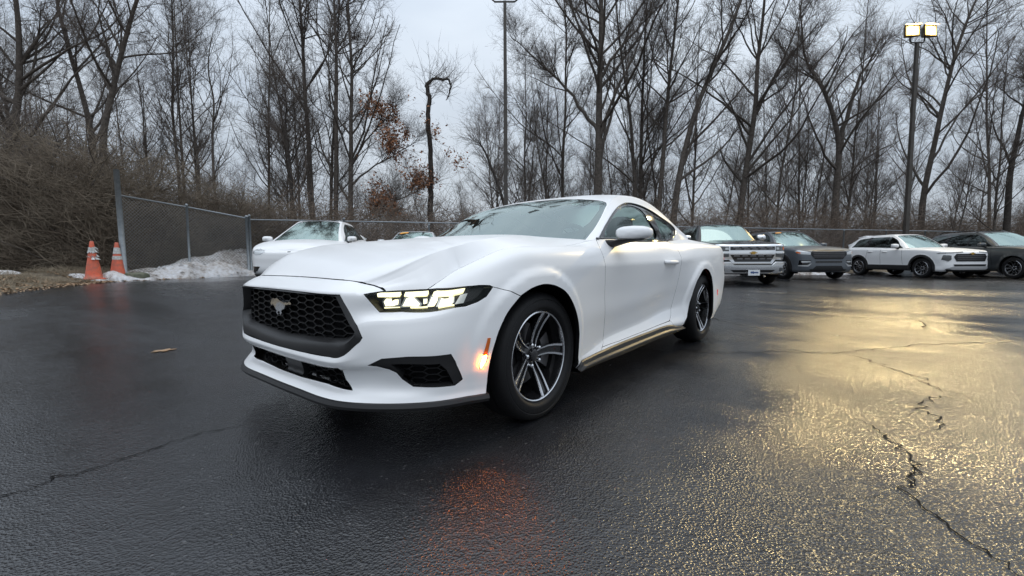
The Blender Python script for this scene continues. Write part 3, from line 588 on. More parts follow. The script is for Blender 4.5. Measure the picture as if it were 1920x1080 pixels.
    dg=MB(); patch(dg,UPR,G1,step=.08,vs=1.0,flange=0,lift=-.010); part2('door_window',dg,MAT['side_glass'],car)
    qg=MB(); patch(qg,UPR,G2,step=.08,vs=1.0,flange=0,lift=-.008); part2('quarter_window',qg,MAT['side_glass'],car)
    bm_=MB(); uu=np.linspace(2.305,3.75,30); q0=W.ev(uu,0*uu,.002); q1=q0+[0,-.012,.014]; q2=q0+[0,.002,.004]; q3=q0+[0,-.02,-.02]; bm_.grid(np.array([q3,q0,q2,q1,q3]),flip=True); part2('belt_moulding',bm_,MAT['gloss_black'],car)
    # --- mirrors
    m=MB(); n=20; a=np.linspace(0,2*np.pi,n,endpoint=False)
    rows=[]
    for t,sx in ((0,.0),(.02,.45),(.10,.75),(.30,.95),(.60,1.0),(.85,.97),(.97,.90),(1.0,.80)):
        X=-.785-.125*t; cy=1.055+.0*t; hy=.112*sx; hz=.046*sx
        y=np.sign(np.cos(a))*np.abs(np.cos(a))**.62*hy; z=np.sign(np.sin(a))*np.abs(np.sin(a))**.62*hz
        z=np.where(z<0,z*.95,z*(1-.18*np.clip(y/.112,-1,1)**2))
        rows.append(np.stack([X-.10*(y)+0*y,cy+y,1.000+z+.06*y*0],1))
    m.grid(np.array(rows),closev=True); mir=part2('mirror',m,MAT['white_paint'],car,angle=60)
    mg=MB(); k=np.array(rows[-1]); mg.add(np.vstack([k,k.mean(0)]),[[i,(i+1)%n,n] for i in range(n)]); 
    for o,pr in zip(part2('mirror_glass',mg,MAT['chrome'],car),mir): o.parent=pr
    mb_=MB(); rows=[]
    for t in np.linspace(0,1,7):
        y=.865+t*.26; zc=.935+.026*min(1,t*1.8); hz=.030*(1-t)+.012; hx=.062*(1-.35*t); b=np.linspace(0,2*np.pi,12,endpoint=False)
        rows.append(np.stack([-.84-.02*t+hx*np.cos(b),y+0*b,np.minimum(zc+hz*np.sin(b),.958)],1))
    mb_.grid(np.array(rows),closev=True); mb_.f.append([6*12+i for i in range(12)]); mb_.m.append(0)
    for o,pr in zip(part2('mirror_base',mb_,MAT['black_plastic'],car,angle=50),mir): o.parent=pr
    # --- door handles
    hd=MB(); rows=[]
    P=W.ev(np.linspace(3.245,3.505,14),np.linspace(3.05,3.2,14)); nn=W.ev(np.linspace(3.245,3.505,14),np.linspace(3.05,3.2,14),1.)-P
    for i,t in enumerate(np.linspace(0,1,14)):
        o=.006+.030*min(1,math.sin(math.pi*t)*2.2); hz=.013+.004*math.sin(math.pi*t); b=np.linspace(0,2*np.pi,10,endpoint=False)
        rows.append(P[i]+np.outer(o-.012+.012*np.cos(b),nn[i])+np.outer(hz*np.sin(b),[0,0,1]))
    hd.grid(np.array(rows),closev=True,flip=True)
    for o,pr in zip(part2('door_handle',hd,MAT['white_paint'],car,angle=60),doors): o.parent=pr
    # --- wheel wells, underside, and inner black boxes added to block light through the gaps
    ww=MB()
    for cx in (.06,-2.62): ww.lathe([(.93,.425),(.80,.43),(.48,.43),(.47,.25),(.47,0)],40,c=(cx,0,.345),a0=-.12,a1=math.pi+.28)
    ww.box((-1.30,.42,.235),(1.75,.84,.03)); ww.box((.60,.28,.275),(.20,.56,.02)); ww.box((-3.3,.4,.30),(.9,.75,.03)); ww.box((-.10,.23,.50),(.9,.44,.5)); ww.box((.40,.40,.45),(.10,.70,.4)); ww.box((-2.95,.35,.62),(1.0,.6,.5))
    symm(ww).build('underbody',MAT['gap_black'],car)
    # --- cabin
    it=MB(); it.box((-1.75,0,.55),(2.3,1.6,.5)); it.box((-.80,0,.90),(.5,1.5,.14),bev=.05); it.box((-1.02,0,.86),(.16,1.45,.2),bev=.06)
    for sg in (-1,1): it.box((-1.6,sg*.83,.86),(1.9,.05,.16))
    it.build('dashboard',MAT['interior'],car,smooth=False)
    sw=MB(); a=np.linspace(0,2*np.pi,29); th=math.radians(25); sw.tube(np.stack([-1.24+.18*np.sin(a)*math.sin(th),.38+.18*np.cos(a),.93+.18*np.sin(a)*math.cos(th)],1),.016,8,cap=False); sw.box((-1.22,.38,.93),(.05,.12,.10),bev=.02); sw.box((-1.22,.38,.93),(.02,.32,.03)); sw.build('steering_wheel',MAT['interior'],car)
    for sg in (1,-1):
        s=MB()
        for z0,z1,w0,w1,d0 in ((.55,1.02,.26,.25,.13),):
            rows=[]
            for t in np.linspace(0,1,9):
                z=z0+(z1-z0)*t; x=-1.72-.30*t; hw=.25-.03*t**3; th_=.075-.02*t; b=np.linspace(0,2*np.pi,16,endpoint=False)
                rows.append(np.stack([x+np.sign(np.cos(b))*np.abs(np.cos(b))**.6*th_,sg*.38+np.sign(np.sin(b))*np.abs(np.sin(b))**.6*hw,z+0*b],1))
            s.grid(np.array(rows),closev=True)
        rows=[]
        for t in np.linspace(0,1,9):
            z=1.02+.20*t; hw=.135*math.sin(math.acos(min(1,abs(t-.5)*1.9)))**.4 if abs(t-.5)<.5 else .04; b=np.linspace(0,2*np.pi,16,endpoint=False)
            rows.append(np.stack([-2.01-.05*t+.05*np.cos(b)*(hw/.135),sg*.38+hw*np.sin(b),z+0*b],1))
        s.grid(np.array(rows),closev=True); s.box((-1.5,sg*.38,.62),(.5,.48,.14),bev=.05); s.build('seat',MAT['seat_fabric'],car)
    rs=MB(); rs.box((-2.62,0,.84),(.14,1.15,.40),R=None,bev=.05); rs.build('rear_seat',MAT['seat_fabric'],car)
    rv=MB(); rv.box((-1.18,0,1.235),(.03,.25,.065),bev=.012); rv.build('rear_view_mirror',MAT['gap_black'],car)
    ds=MB(); patch(ds,TP,[(2.02,-.30),(2.05,-.18),(2.06,.10),(2.30,.14),(2.36,-.05),(2.34,-.30)],step=.06,vs=1.8,flange=.03,mf=0,lift=-.009); ds.build('camera_shroud',MAT['gap_black'],car)
    stk=MB(); patch(stk,TP,[(2.02,.60),(2.03,.68),(1.90,.70),(1.89,.62)],step=.04,vs=1.8,flange=0,lift=-.005); stk.build('windshield_sticker',MAT['sticker_white'],car)
    # --- wheels
    wp=make_wheel(car); wheel_set(car,wp,[(0,.828,.336),(-2.718,.845,.336),(0,-.828,.336),(-2.718,-.845,.336)])
    return car
mat('sticker_white',(.55,.68,.66),.4)
# ------------------------------------------------------------------ the lot
FH=np.array([FWD[0],FWD[1],0]); FH/=np.linalg.norm(FH); RH=np.array([-FH[1]*-1*-1,0,0]); RH=np.array([FH[1],-FH[0],0.])
def lot(a,d,z=0.):
    """a metres across the lot, d metres down the lot (d=0 is the near row)"""
    return np.array([CAM[0],CAM[1],0])+np.asarray(a)[...,None]*RH+np.asarray(d)[...,None]*FH+np.asarray(z)[...,None]*np.array([0,0,1.])
def ss(x,a,b): x=np.clip((x-a)/(b-a),0,1); return x*x*(3-2*x)
EDGE=np.array([(-6.9,-40),(-7.2,3.5),(-7.9,5.6),(-8.7,7.5),(-9.5,9.3),(-9.8,10.2),(-9.54,10.97),(-9.37,11.76),(-8.9,12.7),(-8.5,13.78),(-7.4,15.2),(-5,16.8),(0,18.4),(8,19.6),(16,20.2),(30,20.9),(70,22),(70,-40)],float)
def slope(a,d=10.):
    q=np.maximum(0,-np.asarray(a,float)-1.6); return .27*(1-np.exp(-(q/2.0)**1.6))*ss(np.asarray(d,float),1.5,8.5)
def edge_dist(P):
    P=np.asarray(P,float); best=np.full(len(P),1e9)
    for i in range(len(EDGE)):
        a,b=EDGE[i],EDGE[(i+1)%len(EDGE)]; ab=b-a; t=np.clip(((P-a)@ab)/(ab@ab),0,1); best=np.minimum(best,np.linalg.norm(P-(a+t[:,None]*ab),axis=1))
    return np.where(inpoly(P,EDGE),-best,best)
_ph=np.random.default_rng(3).uniform(0,6.28,(12,3)); _fr=np.random.default_rng(4).normal(0,1,(12,2))
def rough2(a,d,sc=1.):
    r=0
    for k in range(12): r=r+math.pow(.75,k)*np.sin(sc*(.35*1.33**k)*(_fr[k,0]*a+_fr[k,1]*d)+_ph[k,0])
    return r*.25
def ground_z(a,d):
    a=np.asarray(a,float); d=np.asarray(d,float); e=edge_dist(np.stack([a.ravel(),d.ravel()],1)).reshape(a.shape)
    lft=1-ss(a,-9,2); h=(.20*lft+.10*(1-lft))*ss(e,.0,1.5)+.9*ss(e,6,40)
    return slope(a,d)+np.where(e<-.15,-.05,h+ (rough2(a,d)*.10+.04*rough2(a*4,d*4))*ss(e,.1,3)-.05*(1-ss(e,-.15,.15)))
def fast_mesh(name,V,Q,m,parent=None,smooth=True,T=None):
    me=bpy.data.meshes.new(name); V=np.ascontiguousarray(V,np.float32); Q=np.ascontiguousarray(Q,np.int32).reshape(-1,4); T=np.zeros((0,3),np.int32) if T is None else np.ascontiguousarray(T,np.int32).reshape(-1,3)
    me.vertices.add(len(V)); me.vertices.foreach_set('co',V.ravel()); nl=Q.size+T.size; me.loops.add(nl); me.loops.foreach_set('vertex_index',np.r_[Q.ravel(),T.ravel()].astype(np.int32))
    me.polygons.add(len(Q)+len(T)); me.polygons.foreach_set('loop_start',np.r_[np.arange(len(Q))*4,Q.size+np.arange(len(T))*3].astype(np.int32))
    me.polygons.foreach_set('use_smooth',np.full(len(Q)+len(T),smooth)); me.materials.append(m); me.update(calc_edges=True); me.validate()
    o=bpy.data.objects.new(name,me); COL.objects.link(o)
    if parent: o.parent=parent
    return o
def nodes(name):
    m=bpy.data.materials.new(name); m.use_nodes=True; MAT[name]=m; return m,m.node_tree.nodes,m.node_tree.links,m.node_tree.nodes['Principled BSDF']
def noise(N,L,vec,scale,detail=4,rough=.55,dist=0):
    n=N.new('ShaderNodeTexNoise'); n.inputs['Scale'].default_value=scale; n.inputs['Detail'].default_value=detail; n.inputs['Roughness'].default_value=rough; n.inputs['Distortion'].default_value=dist
    L.new(vec,n.inputs['Vector']); return n.outputs['Fac']
def ramp(N,L,x,stops):
    r=N.new('ShaderNodeValToRGB'); e=r.color_ramp.elements
    while len(e)<len(stops): e.new(.5)
    for k,(p,c) in zip(e,stops): k.position=p; k.color=(*c,1) if len(c)==3 else c
    L.new(x,r.inputs[0]); return r.outputs[0]
def mrange(N,L,x,a,b,c,d):
    r=N.new('ShaderNodeMapRange'); r.inputs[1].default_value=a; r.inputs[2].default_value=b; r.inputs[3].default_value=c; r.inputs[4].default_value=d; L.new(x,r.inputs[0]); return r.outputs[0]
def math_(N,L,op,a,b):
    r=N.new('ShaderNodeMath'); r.operation=op
    for i,q in enumerate((a,b)):
        if isinstance(q,(int,float)): r.inputs[i].default_value=q
        else: L.new(q,r.inputs[i])
    return r.outputs[0]
def wet_asphalt():
    m,N,L,B=nodes('wet_asphalt'); tc=N.new('ShaderNodeTexCoord'); o=tc.outputs['Object']
    mp=N.new('ShaderNodeMapping'); mp.inputs['Rotation'].default_value=(0,0,math.radians(-50)); mp.inputs['Scale'].default_value=(1,.35,1); L.new(o,mp.inputs[0])
    big=noise(N,L,mp.outputs[0],.55,6,.62,.6); mid=noise(N,L,o,3.2,5,.6); fine=noise(N,L,o,50,3,.65)
    vo=N.new('ShaderNodeTexVoronoi'); vo.inputs['Scale'].default_value=118; L.new(o,vo.inputs['Vector'])
    c=ramp(N,L,mid,[(.3,(.011,.0115,.013)),(.7,(.021,.022,.025))]); sp=ramp(N,L,vo.outputs['Color'],[(.86,(0,0,0)),(.97,(.055,.054,.052))])
    mx=N.new('ShaderNodeMix'); mx.data_type='RGBA'; mx.blend_type='ADD'; mx.inputs[0].default_value=1; L.new(c,mx.inputs[6]); L.new(sp,mx.inputs[7]); L.new(mx.outputs[2],B.inputs['Base Color'])
    wet=mrange(N,L,big,.34,.66,0,1)            # 1 = film of water standing over the stones
    r=math_(N,L,'ADD',mrange(N,L,wet,0,1,.28,.11),mrange(N,L,mid,.3,.7,-.04,.04)); L.new(r,B.inputs['Roughness'])
    h=math_(N,L,'ADD',math_(N,L,'MULTIPLY',vo.outputs['Distance'],.9),math_(N,L,'ADD',fine,math_(N,L,'MULTIPLY',noise(N,L,o,24,2,.5),.8))); b1=N.new('ShaderNodeBump'); b1.inputs['Distance'].default_value=.0048; L.new(h,b1.inputs['Height']); L.new(mrange(N,L,wet,0,1,.80,.28),b1.inputs['Strength'])
    b2=N.new('ShaderNodeBump'); b2.inputs['Distance'].default_value=.05; b2.inputs['Strength'].default_value=.10; L.new(noise(N,L,o,2.2,3,.5),b2.inputs['Height']); L.new(b1.outputs[0],b2.inputs['Normal']); L.new(b2.outputs[0],B.inputs['Normal'])
    B.inputs['Specular IOR Level'].default_value=.85
def earth():
    m,N,L,B=nodes('dead_ground'); tc=N.new('ShaderNodeTexCoord'); o=tc.outputs['Object']; a=noise(N,L,o,1.3,8,.65); b=noise(N,L,o,22,5,.7)
    c=ramp(N,L,a,[(.30,(.050,.038,.026)),(.5,(.145,.118,.082)),(.68,(.27,.23,.17))]); k=ramp(N,L,b,[(.3,(.45,.43,.40)),(.7,(1.25,1.22,1.15))])
    mx=N.new('ShaderNodeMix'); mx.data_type='RGBA'; mx.blend_type='MULTIPLY'; mx.inputs[0].default_value=1; L.new(c,mx.inputs[6]); L.new(k,mx.inputs[7]); L.new(mx.outputs[2],B.inputs['Base Color']); B.inputs['Roughness'].default_value=.9
    bp=N.new('ShaderNodeBump'); bp.inputs['Distance'].default_value=.06; bp.inputs['Strength'].default_value=.8; L.new(b,bp.inputs['Height']); L.new(bp.outputs[0],B.inputs['Normal'])
def snow_mat(name,dirt):
    m,N,L,B=nodes(name); tc=N.new('ShaderNodeTexCoord'); o=tc.outputs['Object']; a=noise(N,L,o,1.1,6,.65); b=noise(N,L,o,9,6,.75)
    s=math_(N,L,'ADD',math_(N,L,'MULTIPLY',a,.62),math_(N,L,'MULTIPLY',b,.62))
    c=ramp(N,L,s,[(.54-dirt*.10,(.84,.86,.90)),(.68-dirt*.10,(.66,.64,.63)),(.78-dirt*.10,(.30,.25,.21)),(.90-dirt*.10,(.09,.07,.055))]); L.new(c,B.inputs['Base Color']); B.inputs['Roughness'].default_value=.6
    B.inputs['Subsurface Weight'].default_value=0; bp=N.new('ShaderNodeBump'); bp.inputs['Distance'].default_value=.12; bp.inputs['Strength'].default_value=.9; L.new(b,bp.inputs['Height']); L.new(bp.outputs[0],B.inputs['Normal'])
wet_asphalt(); earth(); snow_mat('snow_dirty',.60); snow_mat('snow_clean',.0)
mat('crack_dark',(.004,.004,.004),.85,spec=.15)
mat('bark',(.064,.055,.048),.9,noise=(.125,.109,.096),scale=9,bump=.6,spec=.2)
mat('bark_dark',(.036,.031,.028),.9,noise=(.064,.056,.050),scale=9,bump=.6,spec=.2)
mat('twigs',(.088,.073,.064),.9,noise=(.150,.127,.112),scale=3,spec=.2)
mat('brush_twigs',(.095,.075,.058),.9,noise=(.27,.228,.178),scale=1.1,spec=.15)
mat('undergrowth',(.11,.083,.066),.9,noise=(.22,.175,.14),scale=1.4,spec=.15)
mat('oak_leaves',(.26,.105,.045),.7,noise=(.40,.19,.095),scale=6)
mat('galvanised',(.27,.30,.32),.45,metal=.25,noise=(.20,.225,.245),scale=12)
mat('wire',(.24,.25,.255),.55,metal=.3)
mat('cone_orange',(.74,.14,.07),.6,noise=(.42,.13,.09),scale=9)
mat('cone_band',(.62,.64,.64),.45,noise=(.36,.36,.34),scale=26)
mat('rock',(.16,.16,.12),.85,noise=(.085,.095,.06),scale=14,bump=.7)
mat('pole_bronze',(.050,.044,.038),.5,metal=.2,noise=(.07,.062,.054),scale=6)
mat('lamp_lens',(1,.9,.6),.3,emit=(1.0,.60,.11),es=1.35)
mat('lamp_core',(1,.9,.6),.3,emit=(1.0,.75,.34),es=9000)
mat('lamp_off',(.35,.36,.36),.2)
mat('dry_leaf',(.30,.20,.12),.8)
def build_ground():
    n=240; xs=np.r_[np.linspace(-400,-40,10)[:-1],np.linspace(-40,40,130),np.linspace(40,400,10)[1:]]; ds=np.r_[np.linspace(-400,-42,6)[:-1],np.linspace(-42,-2,20)[:-1],np.linspace(-2,34,110)[:-1],np.linspace(34,90,24)[:-1],np.linspace(90,500,8)]
    A,D=np.meshgrid(xs,ds,indexing='ij'); P=lot(A,D,ground_z(A,D)); a,b=A.shape; i=np.arange(a*b).reshape(a,b); Q=np.stack([i[:-1,:-1],i[1:,:-1],i[1:,1:],i[:-1,1:]],-1).reshape(-1,4)
    tag(fast_mesh('ground',P.reshape(-1,3),Q[:,::-1],MAT['dead_ground']),kind='structure')
    e=dens(EDGE,.5); j=edge_dist(e); e=e+np.random.default_rng(5).normal(0,.035,e.shape)*((e[:,1]>3)&(e[:,1]<24))[:,None]
    gx,gy=np.meshgrid(np.arange(-11,0,.5),np.arange(-39,18,1.)); gq=np.stack([gx.ravel(),gy.ravel()],1); gq=gq[edge_dist(gq)<-.25]
    t=delaunay_2d_cdt([Vector(q) for q in np.vstack([e,gq])],[],[list(range(len(e)))],1,1e-6); ta=np.array([q[:] for q in t[0]]); V=lot(ta[:,0],ta[:,1],slope(ta[:,0],ta[:,1]))
    me=bpy.data.meshes.new('asphalt'); me.from_pydata(V.tolist(),[],[list(f) for f in t[2]]); me.materials.append(MAT['wet_asphalt']); me.update()
    if len(me.polygons) and me.polygons[0].normal.z<0: me.flip_normals()
    asp=bpy.data.objects.new('asphalt',me); COL.objects.link(asp); tag(asp,kind='structure')
    # cracks: dark jagged seams lying in the surface
    r=np.random.default_rng(11)
    def crack(pts,w,jag=.035,step=.10,taper=True):
        q=dens(np.array(pts,float),step,False,True); k=len(q); t=np.gradient(q,axis=0); t/=np.linalg.norm(t,axis=1)[:,None]; nn=np.stack([-t[:,1],t[:,0]],1)
        j=np.cumsum(r.normal(0,1,k)); j-=np.linspace(j[0],j[-1],k); q=q+nn*(r.normal(0,jag*.5,k)+.35*jag*j)[:,None]; ww=w*np.clip(r.uniform(.35,1.25,k),.2,2)
        if taper: ww*=np.clip(np.minimum(np.arange(k),np.arange(k)[::-1])/6,.25,1)
        l,rr=q+nn*ww[:,None]/2,q-nn*ww[:,None]/2; V=np.vstack([lot(l[:,0],l[:,1],np.full(k,.004)),lot(rr[:,0],rr[:,1],np.full(k,.004))])
        fast_mesh('crack',V,[(i,i+1,k+i+1,k+i) for i in range(k-1)],MAT['crack_dark'],asp,False)
    for a in CRACKS: crack(*a)
CRACKS=[
 ([(1.78,2.25),(1.77,2.12),(1.71,1.98),(1.66,1.84),(1.57,1.69),(1.47,1.57),(1.41,1.47),(1.40,1.39),(1.36,1.27),(1.37,1.19),(1.38,1.10),(1.36,.7)],.0085,.022,.03),
 ([(1.66,1.84),(1.60,1.71),(1.50,1.60),(1.43,1.50)],.006,.03,.03),([(1.41,1.47),(1.30,1.50),(1.22,1.49)],.005,.02,.03),([(1.57,1.69),(1.50,1.71),(1.45,1.76)],.004,.02,.03),
 ([(2.89,3.83),(2.85,3.48),(2.81,3.22),(2.81,3.0),(2.73,2.77),(2.73,2.61)],.010,.03,.05),([(2.73,2.61),(2.5,2.56),(2.37,2.51),(2.23,2.35),(2.16,2.23),(1.98,2.1)],.009,.05,.04),([(2.37,2.51),(2.16,2.33),(2.11,2.21)],.006,.04,.04),
 ([(.6,4.2),(1.4,3.96),(1.86,3.85),(2.47,3.90),(2.88,3.81),(3.91,4.11),(5.0,4.26),(7.5,4.6)],.010,.03,.08),([(4.0,6.4),(4.76,6.04),(5.13,5.69),(4.9,5.24),(4.59,4.86)],.014,.05,.08),([(2.6,6.2),(2.74,6.03),(2.84,5.3),(3.07,4.9)],.014,.04,.08),
 ([(-2.3,1.35),(-1.90,1.58),(-1.86,1.69),(-1.79,1.76),(-1.75,1.80),(-1.67,1.91),(-1.57,2.09),(-1.44,2.16),(-1.33,2.29)],.0085,.02,.03),([(-4.4,4.95),(-3.37,4.87),(-2.6,4.85)],.012,.03,.08),([(-6.6,6.1),(-5.0,6.6),(-3.6,6.3)],.018,.06,.1),([(1.9,1.40),(1.72,1.43),(1.66,1.50)],.005,.02,.03),([(.02,2.6),(.14,2.42),(.10,2.3)],.003,.02,.03)]
def build_snow():
    def mound(name,c,R,h,seed,m,label,n=60,thin=False):
        g=np.random.default_rng(seed); th=np.linspace(0,2*np.pi,n,endpoint=False); rr=np.linspace(0,1,22); amp=sum(g.normal(0,.10/k)*np.cos(k*th+g.uniform(0,6)) for k in range(1,9)); ph=g.uniform(0,6,(8,2)); fr=g.normal(0,1,(8,2))
        P=np.zeros((22,n,3))
        for i,t in enumerate(rr):
            rad=t*(1+amp); a=c[0]+rad*R[0]*np.cos(th); d=c[1]+rad*R[1]*np.sin(th); z=h*(1-t**2)**(1.1 if not thin else .5); z=z*(1+.28*sum(np.sin(3.2*(fr[k,0]*a+fr[k,1]*d)*(1+k*.6)+ph[k,0])/(1+k) for k in range(8)))
            P[i]=lot(a,d,ground_z(a,d)+np.maximum(z,0)+(-.06 if t==1 else .01))
        q=MB(); q.grid(P,closev=True); o=q.build(name,MAT[m]); tag(o,label,'snow pile' if not thin else 'snow patch'); return o
    # long dirty bank of ploughed snow along the edge in the corner of the lot
    SP=np.array([(-9.75,10.75),(-9.54,10.97),(-9.37,11.76),(-8.9,12.7),(-8.5,13.78),(-7.4,15.2),(-5.6,16.5)]); HP=[.0,.12,.24,.42,.64,.66,.0]; na,nd=110,46
    tt=np.linspace(0,6,na); E0=np.stack([np.interp(tt,range(7),SP[:,c]) for c in (0,1)],1); 
    for _ in range(6): E0[1:-1]=.5*E0[1:-1]+.25*(E0[:-2]+E0[2:])
    hp=np.interp(tt,range(7),HP); t_=np.gradient(E0,axis=0); t_/=np.linalg.norm(t_,axis=1)[:,None]; nn=np.stack([-t_[:,1],t_[:,0]],1); S=np.linspace(0,1,nd); P=np.zeros((na,nd,3))
    for i in range(na):
        w=.9+1.7*hp[i]; q=E0[i]+nn[i]*(-.22-.12*math.sin(i*.31)+S*w)[:,None]; a,d=q[:,0],q[:,1]; lump=1+.34*rough2(a*6,d*6)+.20*rough2(a*15+3,d*15)
        P[i]=lot(a,d,np.maximum(ground_z(a,d),slope(a,d))+hp[i]*np.sin(np.pi*np.clip(S,0,1))**.75*lump*(1-.2*S)+.03*np.sin(np.pi*S)-.02)
    q=MB(); q.grid(P); o=q.build('snow_bank',MAT['snow_dirty']); tag(o,'long grey dirty bank of ploughed snow against the chain link fence','snow bank')
    g=np.random.default_rng(61); ck=MB(); bm=bmesh.new(); bmesh.ops.create_icosphere(bm,subdivisions=1,radius=1); bv=np.array([v.co[:] for v in bm.verts]); bm.verts.index_update(); bf=[[v.index for v in f.verts] for f in bm.faces]; bm.free()
    for k in range(120):
        i=int(g.integers(4,na-6)); j=int(np.clip(g.normal(.28,.2),.02,.9)*(nd-1)); sz=g.uniform(.015,.055)*(1 if g.uniform()<.85 else 1.7); ck.add(P[i,j]+bv*g.uniform(.6,1.25,(len(bv),1))*sz*np.array([1,1,.7])+[0,0,sz*.25],bf)
    c=ck.build('snow_chunks',MAT['snow_dirty'],o,smooth=False); c['kind']='stuff'
    mound('snow_patch',(-10.25,10.75),(.52,.20),.06,21,'snow_clean','flat white snow patch in front of the two orange cones',thin=True)
    mound('snow_patch',(-9.85,11.0),(.36,.26),.15,22,'snow_clean','clean white snow lump beside the mossy stone',thin=True)
    mound('snow_patch',(-12.0,10.25),(.6,.25),.08,23,'snow_clean','small white snow patch at the foot of the brown brush thicket',thin=True)
    for k,(a,d,sx) in enumerate([(13.2,19.0,1.6),(16.2,19.3,1.3),(9.8,19.0,1.4)]):
        mound('snow_patch',(a,d),(sx,.45),.14,30+k,'snow_dirty',['dirty snow strip behind the white crossover','dirty snow strip behind the dark grey crossover at the right','dirty snow strip behind the black pickup'][k],thin=True)
def build_small():
    # stone
    g=np.random.default_rng(8); st=MB()
    for c,d in (((-.10,0,.08),(.20,.20,.19)),((.13,.02,.085),(.30,.22,.20))):
        bm=bmesh.new(); bmesh.ops.create_icosphere(bm,subdivisions=3,radius=.5); 
        for v in bm.verts:
            q=np.array(v.co); q=np.sign(q)*np.abs(q)**.62; q*=d; q+=np.array(c)+g.normal(0,.006,3); v.co=q
        bm.verts.index_update(); st.add([v.co[:] for v in bm.verts],[[v.index for v in f.verts] for f in bm.faces]); bm.free()
    p=lot(-9.62,11.25,.27); o=st.build('stone',MAT['rock'],loc=p); o.rotation_euler=(0,0,2.2); tag(o,'mossy grey stone chunk lying on the snow at the asphalt edge','stone')
    # traffic cones
    def cone(a,d,lean,label,torn):
        p=lot(a,d,ground_z(np.array([a]),np.array([d]))[0]); r=empty('traffic_cone',p,g.uniform(0,6)); r.rotation_euler=(lean[0],lean[1],r.rotation_euler.z); tag(r,label,'traffic cone','orange cones by the fence post')
        b=MB(); b.box((0,0,.02),(.40,.40,.04),bev=.012); b.build('base',MAT['cone_orange'],r)
        H=.93; R=lambda z:.175*(1-z/H)+.034*(z/H)
        c=MB(); c.lathe([(.03,.19),(.06,.18)]+[(z,R(z)) for z in np.linspace(.07,H-.01,14)]+[(H,.028),(H-.02,.0)],28,axis='z'); c.build('body',MAT['cone_orange'],r,angle=50)
        for z0,z1 in ((.50,.59),(.645,.80)):
            c=MB(); 
            if torn:
                n=30; th=np.linspace(0,2*np.pi,n,endpoint=False); lo=z0+(0 if z0>.6 else .055)+g.uniform(-.02,.03,n); hi=z1-.0+g.uniform(-.035,.0,n)-(0 if z0>.6 else .015); rows=[]
                for t in (0,.5,1): z=lo+(hi-lo)*t; rows.append(np.stack([(R(z)+.006+g.uniform(0,.016,n)*(t!=.5))*np.cos(th),(R(z)+.006+g.uniform(0,.016,n)*(t!=.5))*np.sin(th),z],1))
                c.grid(np.array(rows),closev=True)
                for k in range(7):
                    a0=g.uniform(0,6.28); z=g.uniform(z0,z1); c.add([((R(z)+.004)*math.cos(a0),(R(z)+.004)*math.sin(a0),z+.02),((R(z)+.004)*math.cos(a0+.4),(R(z)+.004)*math.sin(a0+.4),z+.015),((R(z)+.06)*math.cos(a0+.3),(R(z)+.06)*math.sin(a0+.3),z-.035),((R(z)+.045)*math.cos(a0-.1),(R(z)+.045)*math.sin(a0-.1),z-.03)],[[0,1,2,3]])
            else: c.lathe([(z0,R(z0)+.004),(z1,R(z1)+.004)],28,axis='z')
            c.build('reflective_band',MAT['cone_band'],r)
    cone(-10.18,10.75,(.0,.02),'weathered orange traffic cone with torn peeling white bands, standing alone left of the post',True)
    cone(-9.95,11.15,(.0,-.03),'cleaner orange traffic cone with two whole white bands, touching the grey post',False)
    # fallen leaf on the asphalt
    lf=MB(); t=np.linspace(0,2*np.pi,22,endpoint=False); rr=.045*(1+.35*np.sin(5*t)); lf.prism(np.stack([rr*1.6*np.cos(t),rr*np.sin(t)],1),lambda x,y:(x,y,.004+.12*x*x),lambda x,y:(x,y,.008+.12*x*x+.02*abs(y)))
    o=lf.build('fallen_leaf',MAT['dry_leaf'],loc=lot(-3.08,3.85,float(slope(-3.08,3.85)))); tag(o,'single dry tan leaf lying on the wet asphalt left of the white coupe','leaf')
